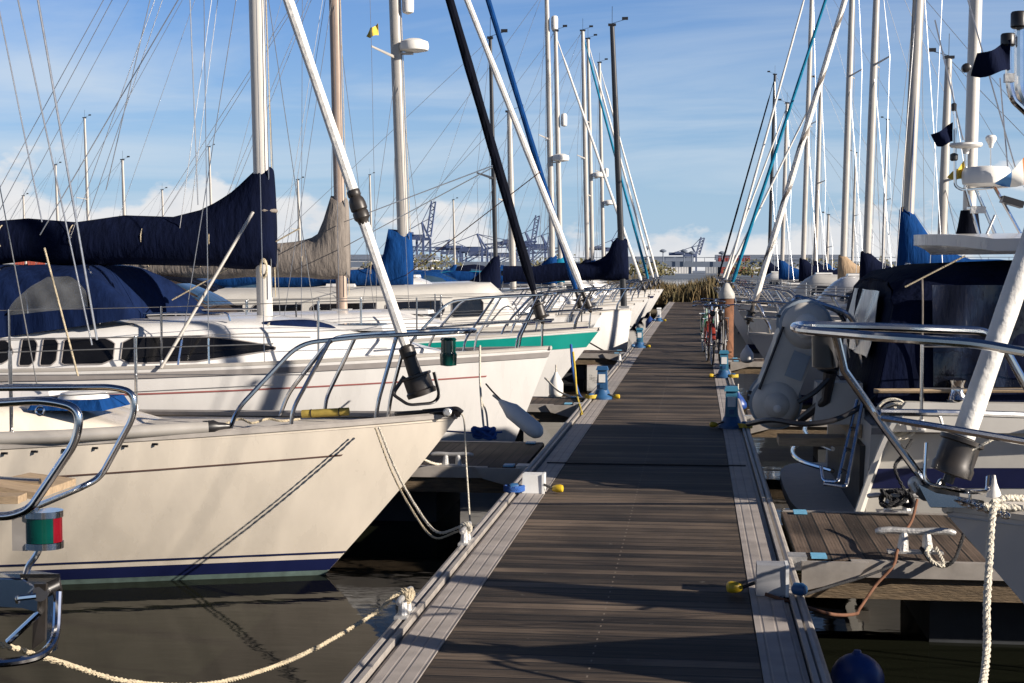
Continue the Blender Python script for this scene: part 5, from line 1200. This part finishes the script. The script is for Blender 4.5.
# ------------------------------------------------------------------ power pedestals
def pedestal(label, x, y_, h, m_, tall=True, plug=1, hose=None):
    r = thing('power_pedestal', label, 'power pedestal', (x, y_, 0), 0, 'power and water pedestals')
    if tall:
        MB().lathe([(.13, 0.004), (.13, .03), (.10, .06), (.075, .12)], (x, y_, 0), sides=20).build('base', ped_dk, r)
        b_ = MB().box((x, y_, .12+h*.36), (.13, .14, h*.72), taper=.86).build('body', m_, r)
        MB().box((x, y_, .12+h*.72+.02), (.15, .16, .045), taper=.8).build('cap', m_, r)
        MB().box((x-.0, y_-.072, .12+h*.42), (.08, .012, .10)).build('socket_panel', ped_w, b_)
        MB().box((x, y_-.07, .12+h*.14), (.05, .03, .05)).build('socket', ped_dk, b_)
    else:
        MB().box((x, y_, h/2+.004), (.15, .13, h), taper=.95).build('body', m_, r)
        MB().box((x+.075, y_, h/2+.004), (.016, .145, h*1.02)).build('side_panel', ped_w, r)
    pl = MB().lathe([(.016, 0), (.022, .01), (.028, .03), (.030, .06), (.024, .075), (.01, .08)], (x+plug*.14, y_-.02, .035), (plug*1, -.25, .05), 14).build('plug', yellow, r)
    T(cr([(x+plug*.14, y_-.02, .035), (x+plug*.12, y_-.05, .05), (x+plug*.08, y_-.07, .07)], 4), .009, 6).build('lead', rope_k, pl)
    MB().lathe([(.018, 0), (.03, .01), (.032, .05), (.022, .07)], (x-plug*.10, y_-.08, .05), (-plug*.8, -.5, 0), 14).build('plug', ped_dk, r)
    if hose:
        m = MB()
        pts = [Vector((x-plug*.13+.07*math.cos(a)*(1+.05*math.sin(a*3)), y_-.05+.08*math.sin(a), .014+a*.0021)) for a in arc(0, 6*math.pi, 60)]
        T(pts, .011, 6).build('hose_coil', hose, r)
    return r
pedestal('small white and grey pedestal with yellow plug and blue hose on the left edge', -1.155, 10.62, .135, ped_w, False, 1, rope_b)
pedestal('small grey pedestal with yellow plug on the right edge near the bottom', .37, 7.42, .15, ped_g, False, -1, None)
pedestal('tall blue pedestal on the left edge by the finger', -1.15, 18.4, .34, ped_dk, True, 1, rope_y)
pedestal('tall turquoise pedestal with yellow hose on the right edge', .35, 15.2, .36, ped_blue, True, -1, rope_y)
pedestal('tall turquoise pedestal on the left edge in the middle distance', -1.15, 30.5, .34, ped_blue, True, 1, None)
pedestal('turquoise pedestal on the right edge in front of the bicycles', .40, 22.2, .34, ped_blue, True, -1, rope_y)
pedestal('far pedestal on the left edge near the dock end', -1.15, 46, .36, ped_w, True, 1, None)

# ------------------------------------------------------------------ bicycles and the pile
def bike(label, x, y_, rz, fm):
    r = thing('bicycle', label, 'bicycle', (x, y_, 0), rz, 'bicycles parked on the right edge')
    def B(m, nm, mt, par=r): return m.build(nm, mt, par, world=False)
    for yy in (-.52, .52):
        wv = B(T([Vector((0, yy+.33*math.cos(a), .345+.33*math.sin(a))) for a in [2*math.pi*k/32 for k in range(32)]], .016, 8, closed=True, up=Vector((1, 0, 0))), 'wheel', blackp)
        B(T([Vector((0, yy+.312*math.cos(a), .345+.312*math.sin(a))) for a in [2*math.pi*k/32 for k in range(32)]], .009, 6, closed=True, up=Vector((1, 0, 0))), 'rim', cast, wv)
        m = MB().tube([(-.05, yy, .345), (.05, yy, .345)], .02, 8)
        for k in range(18):
            a = 2*math.pi*k/18; m.tube([(.02*(-1)**k, yy, .345), (0, yy+.31*math.cos(a), .345+.31*math.sin(a))], .0018, 3)
        B(m, 'spokes', steel, wv)
        B(MB().sheet([[Vector((dx, yy+.36*math.cos(a), .345+.36*math.sin(a)-abs(dx)*.3)) for dx in (-.028, -.014, 0, .014, .028)] for a in arc(R(20), R(165), 12)], .003), 'mudguard', fm, wv)
    fr = MB(); bb = Vector((0, .0, .30)); st = Vector((0, .17, .80)); hd = Vector((0, -.38, .86)); hb = Vector((0, -.41, .74)); ra = Vector((0, .52, .345))
    fr.tube([bb, st+Vector((0, .03, .06))], .016, 8); fr.tube([hd, st-Vector((0, .02, .08))], .016, 8); fr.tube([hb, bb], .019, 8); fr.tube([hd+Vector((0, .01, .05)), hb], .02, 8)
    for sx in (-.05, .05):
        fr.tube([ra+Vector((sx, 0, 0)), bb+Vector((sx*.5, 0, 0))], .009, 6); fr.tube([ra+Vector((sx, 0, 0)), st+Vector((sx*.3, .02, -.04))], .009, 6)
    B(fr, 'frame', fm)
    fk = MB()
    for sx in (-.05, .05): fk.tube([hb+Vector((sx*.7, 0, 0)), Vector((sx, -.50, .40)), Vector((sx, -.52, .345))], .011, 6)
    B(fk, 'fork', fm)
    hbar = B(T(bendpath([(-.30, -.22, .98), (-.24, -.33, 1.0), (0, -.36, .98), (.24, -.33, 1.0), (.30, -.22, .98)], .08), .012, 8), 'handlebar', steel)
    for sx in (-1, 1): B(T([(sx*.30, -.22, .98), (sx*.29, -.12, .97)], .017, 8), 'grip', blackp, hbar)
    B(T([(0, -.37, .9), (0, -.36, .98)], .014, 8), 'stem', steel, hbar)
    B(MB().lathe([(.03, -.02), (.05, .0), (.05, .05), (.03, .07)], (0, -.47, .86), (0, -1, 0), 14), 'headlight', blackp)
    sd = MB().loft([[Vector((wd*math.cos(a), yy, .94+.03*math.sin(a)+dz)) for a in [2*math.pi*k/12 for k in range(12)]] for yy, wd, dz in ((.02, .02, 0), (.10, .035, 0), (.20, .075, .01), (.28, .09, .02), (.32, .05, .02))], True, True, True)
    B(sd, 'saddle', blackp); B(T([st+Vector((0, .02, .02)), (0, .20, .93)], .013, 8), 'seat_post', steel)
    B(MB().lathe([(.09, -.004), (.10, 0), (.09, .004)], (.05, 0, .30), (1, 0, 0), 20), 'chainring', cast)
    for sx in (-1, 1): B(T([(sx*.05, 0, .30), (sx*.07, sx*.10, .30-sx*.13), (sx*.15, sx*.10, .30-sx*.13)], .011, 6), 'pedal', blackp)
    rk = MB().box((0, .58, .74), (.13, .36, .012))
    for sx in (-.06, .06): rk.tube([(sx, .55, .74), (sx, .53, .36)], .006, 5)
    B(rk, 'carrier', steel)
    return r
bike('red bicycle standing nearest on the right edge of the walkway', .22, 25.6, R(4), red)
bike('dark bicycle leaning beside the red one, closer to the hulls', .44, 26.0, R(-5), blackp)
bike('green bicycle behind the red and dark pair', .20, 28.6, R(7), mat('green bicycle paint', (.04, .16, .10), .4, 0, .1, 9))
bike('silver bicycle farthest of the four along the right edge', .40, 31.2, R(-3), cast)
pile = thing('mooring_pile', 'rusty orange mooring pile with a white conical cap on the right edge', 'pile', (.60, 31.0, -.5))
MB().lathe([(.15, -.6), (.15, .6), (.152, .75), (.15, 1.05)], (.60, 31, 0), sides=20).build('shaft', rust, pile)
MB().lathe([(.165, 1.0), (.17, 1.05), (.165, 1.10), (.05, 1.30), (.01, 1.32)], (.60, 31, 0), sides=20).build('cap', ped_cap, pile)
# ------------------------------------------------------------------ small things on the near decks
sp_ = thing('spinnaker_pole', 'grey spinnaker pole lying along the cream yacht side deck', 'pole', P(110, 432, 9.0))
T([P(-120, 443, 8.75), P(60, 436.5, 8.95), P(208, 427.5, 9.32)], .042, 16).build('tube', alu, sp_)
MB().lathe([(.044, -.02), (.046, .05), (.030, .08), (.024, .12), (.012, .15)], P(206, 427.5, 9.32), (P(208, 427.5, 9.32)-P(60, 436.5, 8.95)), 14).build('pole_end', blackp, sp_)
yb = thing('folded_gangplank', 'yellow rolled bundle lying between the pulpit legs of the cream yacht', 'bundle', P(325, 414, 10.0))
T([P(302, 414, 10.1), P(349, 411.5, 10.1)], .028, 12, flat=.8).build('roll', yellow_d, yb)
for q in (.2, .8): T([P(302, 414, 10.1).lerp(P(349, 411.5, 10.1), q-.01), P(302, 414, 10.1).lerp(P(349, 411.5, 10.1), q+.01)], .031, 12, flat=.85).build('strap', blackp, yb)
ba = thing('bow_anchor', 'dark plough anchor stowed on the cream yacht bow roller', 'anchor', P(435, 414, 10.0))
T(bendpath([P(395, 414, 10), P(425, 412, 10), P(457, 409, 10), P(462, 413, 10)], .02), [.016]*2+[.02]*(len(bendpath([P(395, 414, 10), P(425, 412, 10), P(457, 409, 10), P(462, 413, 10)], .02))-2), 8).build('shank', blackp, ba)
MB().loft([[P(x, y_, 10)+Vector((0, s_*wd, 0)) for s_ in (-1, 0, 1)]+[P(x, y_+6, 10)+Vector((0, s_*wd*.5, 0)) for s_ in (1, -1)] for x, y_, wd in ((420, 414, .03), (436, 411, .09), (452, 410, .08), (460, 411, .02))], True, True, True).build('fluke', blackp, ba)
MB().lathe([(.02, -.04), (.03, -.03), (.02, 0), (.03, .03), (.02, .04)], P(448, 412, 9.93), (0, 1, 0), 12).build('roller', cast, ba)
rope('twisted rope tail lying on the cream yacht foredeck', [P(225, 424, 9.6), P(240, 419, 9.65), P(252, 423, 9.6), P(268, 419, 9.7), P(282, 421, 9.7), P(300, 419, 9.8)], rope_t, .009)
rope('dark rope end curled on the cream yacht deck edge', [P(297, 431, 9.55), P(303, 425, 9.6), P(310, 426, 9.62), P(318, 424, 9.65), P(328, 427, 9.62)], rope_k, .010, tw=False)
bc = thing('hatch_cover', 'blue and white canvas hatch cover on the cream yacht foredeck', 'cover', P(80, 400, 9.8))
cz = P(80, 405, 9.7)
MB().box(cz+Vector((0, 0, .02)), (.52, .5, .07), taper=.86).build('cover', blue, bc); MB().lathe([(.17, 0), (.15, .035), (.08, .05), (.005, .055)], cz+Vector((.05, -.05, .055)), sides=18).build('vent', soft_w, bc)
cl_ = MB()
for k in range(4):
    cl_.tube([P(263.5, 267, 15.35)+Vector((.035*math.cos(a)+.006*k, .0-.02*k, .085*math.sin(a)-.01*k)) for a in [2*math.pi*j/16 for j in range(16)]], .010, 5, closed=True)
tag(cl_.build('rope_coil', rope_t, None, smooth=70), 'coil of tan rope hung on the big white mast below the boom cover', 'rope coil')
_m = [o for o in b2.children if o.name.startswith('mast')][0]
T([P(264, 211, 15.5)+Vector((.125*math.cos(a), .125*math.sin(a), 0)) for a in [2*math.pi*k/20 for k in range(20)]], .022, 8, closed=True).build('mast_strap', greyc, _m)
kb = thing('sail_bag', 'dark blue rolled sail bag tapering to a point on the white yacht foredeck', 'sail bag', P(290, 330, 15.2))
pts = PX([(251, 331, 14.9), (262, 330, 14.9), (285, 329, 15.0), (310, 328, 15.1), (335, 330, 15.2)])
T(cr(pts, 5), [.012, .03, .05, .065, .075, .082, .088, .09, .092, .093, .094, .094, .092, .09, .088, .085, .08, .07, .06, .05, .03], 16, flat=1.2).build('bag', navy2, kb)
T([P(268, 329.7, 14.9), P(271, 329.6, 14.9)], [.074, .079], 16, flat=1.22).build('strap', rope_w, kb)
bp_ = tag(T([P(161, 368, 14.0), P(253, 212, 14.6)], .017, 10).build('boom_strut', alu, None), 'bare silver strut slanting from the side deck up to the black boom cover', 'strut')
for i, (x0, y0, x1, y1, Y, r_, m_, lb) in enumerate([(38, 0, 97, 340, 10.2, .008, wire, 'thick pale stay crossing the navy sprayhood, rightmost of the three at upper left'), (18, 0, 92, 345, 10.3, .006, wire, 'pale stay just left of the thick one crossing the navy sprayhood'), (0, 14, 42, 222, 10.0, .005, wire, 'pale stay leaving the left edge of the sky'),
        (57, 296, 78, 376, 9.6, .007, rope_t, 'tan line down over the cabin windows at the left'), (190, 0, 198, 205, 14.5, .006, wire, 'dark wire almost upright left of the white mast'), (178, 0, 40, 235, 15.0, .006, wire, 'dark wire slanting down left to the boom cover'), (150, 0, 106, 190, 15.4, .005, wire, 'thin dark wire meeting another left of the boom')]+[]):
    a, b_ = P(x0, y0, Y), P(x1, y1, Y); d_ = (a-b_)
    tag(T([b_, a+d_*.6], r_, 6).build('rigging_wire', m_, None), lb, 'rigging wire')

for x0, y0, x1, y1, r_, m_, lb in [(497, 164, 344, 222, .007, wire, 'upper dark guy line reaching from the dark furled stay to the left'), (497, 165, 344, 247, .007, wire, 'lower dark guy line reaching from the dark furled stay to the left'), (540, 172, 405, 276, .008, rope_r, 'reddish line slanting from the dark stay across the cranes'), (300, 228, 172, 300, .008, rope_t, 'pale line sloping from the tan mast cover to the navy sprayhood')]:
    tag(T([P(x0, y0, 21.3 if x0 == 540 else 15.5), P(x1, y1, 24.8 if x1 == 405 else (21.3 if x1 == 344 else 15.6))], r_, 6).build('rigging_wire', m_, None), lb, 'rigging wire')
# ------------------------------------------------------------------ far shore
rd = random.Random(5)
gm = MB()
gm.add([(-400, 74, -.55), (400, 74, -.55), (400, 79, -.1), (-400, 79, -.1), (400, 110, .25), (-400, 110, .25), (900, 1400, .4), (-900, 1400, .4)][:0] or [(-14, 73.5, -.6), (10, 73.5, -.6), (10, 77, -.1), (-14, 77, -.1), (10, 96, .1), (-14, 96, .1)], [(0, 1, 2, 3), (3, 2, 4, 5)])
tag(gm.build('bank', mat('muddy bank', (.10, .08, .05), .95, 0, .3, 2), None), 'low muddy bank at the dock end', kind='structure')
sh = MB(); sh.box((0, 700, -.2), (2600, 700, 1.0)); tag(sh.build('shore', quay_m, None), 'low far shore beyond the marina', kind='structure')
reed_m = bpy.data.materials.new('reed leaves'); reed_m.use_nodes = True; t = reed_m.node_tree; bb = t.nodes['Principled BSDF']; bb.inputs['Roughness'].default_value = .8
oi = t.nodes.new('ShaderNodeTexCoord'); nn = t.nodes.new('ShaderNodeTexNoise'); nn.inputs['Scale'].default_value = .8; nn.inputs['Detail'].default_value = 4; t.links.new(oi.outputs['Object'], nn.inputs['Vector'])
rr = t.nodes.new('ShaderNodeValToRGB'); t.links.new(nn.outputs[0], rr.inputs[0]); rr.color_ramp.elements[0].position = .35; rr.color_ramp.elements[0].color = (.075, .068, .028, 1); rr.color_ramp.elements[1].position = .65; rr.color_ramp.elements[1].color = (.17, .115, .05, 1)
t.links.new(rr.outputs[0], bb.inputs['Base Color'])
m = MB()
for k in range(5000):
    x = rd.uniform(-6, 2.0); yy = rd.uniform(75, 95) if k > 3000 else rd.uniform(74.6, 79); hh_ = rd.uniform(.5, 1.1)*(1+.25*math.sin(x*1.3)); a = rd.uniform(0, 6.3); ln = rd.uniform(.05, .5); wd = .03
    z0 = -.15 if yy < 77 else .05
    c, s_ = math.cos(a), math.sin(a)
    p0, p1, p2 = Vector((x, yy, z0)), Vector((x+c*ln*.4, yy+s_*ln*.4, z0+hh_*.65)), Vector((x+c*ln, yy+s_*ln, z0+hh_))
    sd = Vector((-s_, c, 0))*wd
    m.add([p0-sd, p0+sd, p1-sd, p1+sd, p2], [(0, 1, 3, 2), (2, 3, 4)])
rdo = m.build('reeds', reed_m, None, smooth=0); tag(rdo, 'brown and olive reeds growing at the far end of the dock', 'reeds', kind='stuff')

# jetty line with its legs
je = thing('jetty', 'long dark jetty on legs running along the horizon', 'jetty', (10, 420, -.5))
MB().box((0, 420, 2.9), (330, 8, 1.5)).build('deck', quay_m, je)
m = MB()
for k in range(42): m.box((-162+k*8, 418+(k % 2)*4, 1.0), (.8, .8, 3.4))
m.build('legs', quay_m, je)['kind'] = 'stuff'
m = MB()
for k in range(60): 
    m.box((-160+k*5.4, 416.3, 4.2), (.12, .12, 1.2))
m.tube([(-160, 416.3, 4.75), (160, 416.3, 4.75)], .09, 5); m.build('handrail', quay_m, je)
# lamp and mast posts on the jetty
for i, (px, topy) in enumerate([(647, 247), (663, 250), (684, 250), (692, 252), (722, 252), (771, 254)]):
    q = P(px, 262, 415); tq = P(px, topy, 415); r = thing('jetty_lamp', 'jetty lamp post number on the horizon' if False else ['leftmost jetty lamp head above the reeds', 'jetty lamp with double head left of the raised crane', 'jetty lamp left of and below the raised crane tip', 'jetty lamp at the foot of the raised crane', 'jetty lamp right of the raised crane', 'jetty lamp beyond the white furled headsail'][i], 'lamp post', (q.x, 415, 3.6), 0, 'lamps on the jetty')
    T([Vector((q.x, 415, 3.4)), Vector((q.x, 415, tq.z-.3))], .16, 6).build('post', quay_m, r)
    MB().lathe([(.2, -.5), (.9, -.3), (1.0, 0), (.5, .35), (.1, .45)], (q.x, 415, tq.z-.2), sides=10).build('lamp_head', quay_m, r)
# cranes
def gantry(label, px, base, top, Y, w_px, boom, m_=crane_m, flip=1):
    a = P(px, base, Y); sc_ = Y/F; H = (base-top)*sc_; W_ = w_px*sc_; r = thing('container_crane', label, 'crane', (a.x, Y, .3), 0, 'container cranes on the horizon')
    tk_ = max(1.15, H*.032); x0 = a.x; D_ = 22
    for yy in (Y-D_/2, Y+D_/2):
        for xx in (-W_/2, W_/2): MB().box((x0+xx, yy, .3+H*.29), (tk_, tk_, H*.58)).build('leg', m_, r)
        MB().box((x0, yy, H*.22), (W_, tk_, tk_)).build('sill_beam', m_, r)
        MB().box((x0, yy, H*.58), (W_, tk_*1.1, tk_*1.5)).build('portal_beam', m_, r)
        T([(x0-W_/2, yy, H*.24), (x0+W_/2, yy, H*.56)], tk_*.35, 5).build('brace', m_, r)
    MB().box((x0-flip*W_*.7, Y, H*.62), (W_*2.1, 4, tk_*1.7)).build('rear_girder', m_, r)
    MB().box((x0-flip*W_*.9, Y, H*.66), (W_*.7, 7, H*.07)).build('machinery_house', m_, r)
    T([(x0+flip*W_*.5, Y-8, H*.6), (x0+flip*W_*.15, Y, H*(1.0 if boom < 10 else .86))], tk_*.5, 6).build('a_frame', m_, r)
    T([(x0+flip*W_*.5, Y+8, H*.6), (x0+flip*W_*.15, Y, H*(1.0 if boom < 10 else .86))], tk_*.5, 6).build('a_frame', m_, r)
    ap = Vector((x0+flip*W_*.15, Y, H*(1.0 if boom < 10 else .86))); hb_ = Vector((x0+flip*W_*.5, Y, H*.62)); L_ = W_*2.4 if boom < 10 else H*.62
    tip = hb_+Vector((flip*math.cos(R(boom)), 0, math.sin(R(boom))))*L_
    m = MB(); pv = Vector((0, 0, 1)) if boom < 10 else Vector((flip*math.sin(R(boom)), 0, -math.cos(R(boom))))
    for o_ in (0, tk_*2.0): m.tube([hb_+pv*o_, tip+pv*o_], tk_*.42, 5)
    for k in range(10): m.tube([hb_.lerp(tip, k/10)+pv*(0 if k % 2 else tk_*2), hb_.lerp(tip, (k+1)/10)+pv*(tk_*2 if k % 2 else 0)], tk_*.24, 4)
    bm_ = m.build('boom', m_, r)
    for q in (.5, .95): T([ap, hb_.lerp(tip, q)], tk_*.18, 4).build('stay_rod', m_, r)
    T([ap, Vector((x0-flip*W_*1.5, Y, H*.64))], tk_*.18, 4).build('stay_rod', m_, r)
    return r
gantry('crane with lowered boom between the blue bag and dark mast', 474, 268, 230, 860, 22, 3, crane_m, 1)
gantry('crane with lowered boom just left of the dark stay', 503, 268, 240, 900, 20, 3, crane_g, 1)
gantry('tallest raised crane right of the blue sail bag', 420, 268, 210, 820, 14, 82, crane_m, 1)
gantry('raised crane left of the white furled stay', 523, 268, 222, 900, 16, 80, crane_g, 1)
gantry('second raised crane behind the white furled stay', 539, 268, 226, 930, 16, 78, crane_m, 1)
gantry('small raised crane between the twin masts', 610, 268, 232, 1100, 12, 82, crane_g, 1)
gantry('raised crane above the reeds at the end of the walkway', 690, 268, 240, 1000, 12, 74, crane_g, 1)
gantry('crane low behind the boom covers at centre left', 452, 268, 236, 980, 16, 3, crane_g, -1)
# sheds, containers
cont = [(28, 'red', (.36, .07, .04)), (62, 'white', (.6, .6, .58)), (112, 'red', (.40, .07, .04)), (138, 'orange', (.50, .18, .04)), (165, 'white', (.62, .62, .6)), (195, 'blue', (.05, .14, .34)), (232, 'red', (.33, .06, .04)), (660, 'blue', (.10, .18, .36)), (672, 'white', (.6, .6, .6)), (735, 'red', (.30, .06, .05)), (722, 'grey', (.4, .42, .44))]
for i, (px, nm, c_) in enumerate(cont):
    q = P(px, 268, 430); h_ = 2.6*(1+(i % 3 == 0))
    r = thing('container', f'{nm} shipping container on the far shore ' + ['at the left edge', 'left of the sprayhood top', 'above the navy sprayhood', 'right of the red one above the sprayhood', 'under the black boom cover middle', 'under the boom cover right part', 'left of the white mast', 'just right of the far left bows', 'left of the reeds skyline gap', 'beside the teal headsail foot', 'behind the rusty pile'][i], 'container', (q.x, 432+i % 4*9, .3), R(rd.uniform(-12, 12)), 'containers on the far shore')
    m = MB().box((0, 0, h_/2), (9.2, 2.4, h_))
    for k in range(12): m.box((-4.3+k*.78, -1.22, h_/2), (.16, .06, h_*.9))
    m.build('body', mat(nm+' container paint '+str(i), c_, .6, 0, .15, .6), r, world=False)
    MB().box((0, -1.26, h_-.12), (9.2, .08, .2)).build('top_rail', quay_m, r, world=False); MB().box((4.62, 0, h_/2), (.05, 2.2, h_*.92)).build('door', quay_m, r, world=False)
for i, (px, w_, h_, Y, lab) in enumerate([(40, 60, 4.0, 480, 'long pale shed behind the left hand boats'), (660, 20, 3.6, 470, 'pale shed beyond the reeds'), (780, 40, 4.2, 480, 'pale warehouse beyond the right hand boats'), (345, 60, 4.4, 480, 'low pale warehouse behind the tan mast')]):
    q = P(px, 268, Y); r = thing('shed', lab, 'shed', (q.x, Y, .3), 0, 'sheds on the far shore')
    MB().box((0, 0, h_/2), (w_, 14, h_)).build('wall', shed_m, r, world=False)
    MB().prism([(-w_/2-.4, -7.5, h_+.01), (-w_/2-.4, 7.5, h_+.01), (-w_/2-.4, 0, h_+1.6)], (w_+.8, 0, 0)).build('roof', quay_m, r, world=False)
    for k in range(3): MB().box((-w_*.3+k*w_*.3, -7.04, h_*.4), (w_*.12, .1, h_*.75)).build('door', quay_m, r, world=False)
# dark tree clumps on the far shore
leaf = bpy.data.materials.new('shore leaves'); leaf.use_nodes = True; t = leaf.node_tree; bb = t.nodes['Principled BSDF']; bb.inputs['Roughness'].default_value = .8
oi = t.nodes.new('ShaderNodeTexCoord'); nn = t.nodes.new('ShaderNodeTexNoise'); nn.inputs['Scale'].default_value = .5; t.links.new(oi.outputs['Object'], nn.inputs['Vector'])
rr = t.nodes.new('ShaderNodeValToRGB'); t.links.new(nn.outputs[0], rr.inputs[0]); rr.color_ramp.elements[0].color = (.05, .06, .025, 1); rr.color_ramp.elements[1].color = (.16, .13, .05, 1); t.links.new(rr.outputs[0], bb.inputs['Base Color'])
for i, px in enumerate([385, 430, 560, 590, 648, 752, 815, 880]):
    q = P(px, 268, 260+i*7); sz = rd.uniform(3.2, 5); r = thing('shore_bush', ['bush left of the blue sail bag', 'bush behind the blue sail bag', 'bush behind the navy boom', 'bush between the far masts', 'bush left of the reeds', 'bush right of the teal headsail', 'bush above the inflatable', 'bush left of the blue bagged mast'][i]+' on the far shore', 'bush', (q.x, 260+i*7, .2), 0, 'bushes on the far shore')
    m = MB()
    for k in range(500):
        a, e = rd.uniform(0, 6.28), rd.uniform(0, 1)**.5; rad = e*sz*1.5; zz_ = rd.uniform(0, 1)*sz*.9*(1-.7*e*e)+.2; c = Vector((rad*math.cos(a), rad*math.sin(a)*.6, zz_)); s_ = rd.uniform(.15, .4)
        u1 = Vector((rd.uniform(-1, 1), rd.uniform(-1, 1), rd.uniform(-1, 1))).normalized(); u2 = u1.orthogonal()
        m.add([c-u1*s_, c+u2*s_*.6, c+u1*s_, c-u2*s_*.6], [(0, 1, 2, 3)])
    m.build('crown', leaf, r, world=False, smooth=0)
    T([(0, 0, -.3), (.1, 0, sz*.5)], [.2, .06], 6).build('trunk', rust, r, world=False)
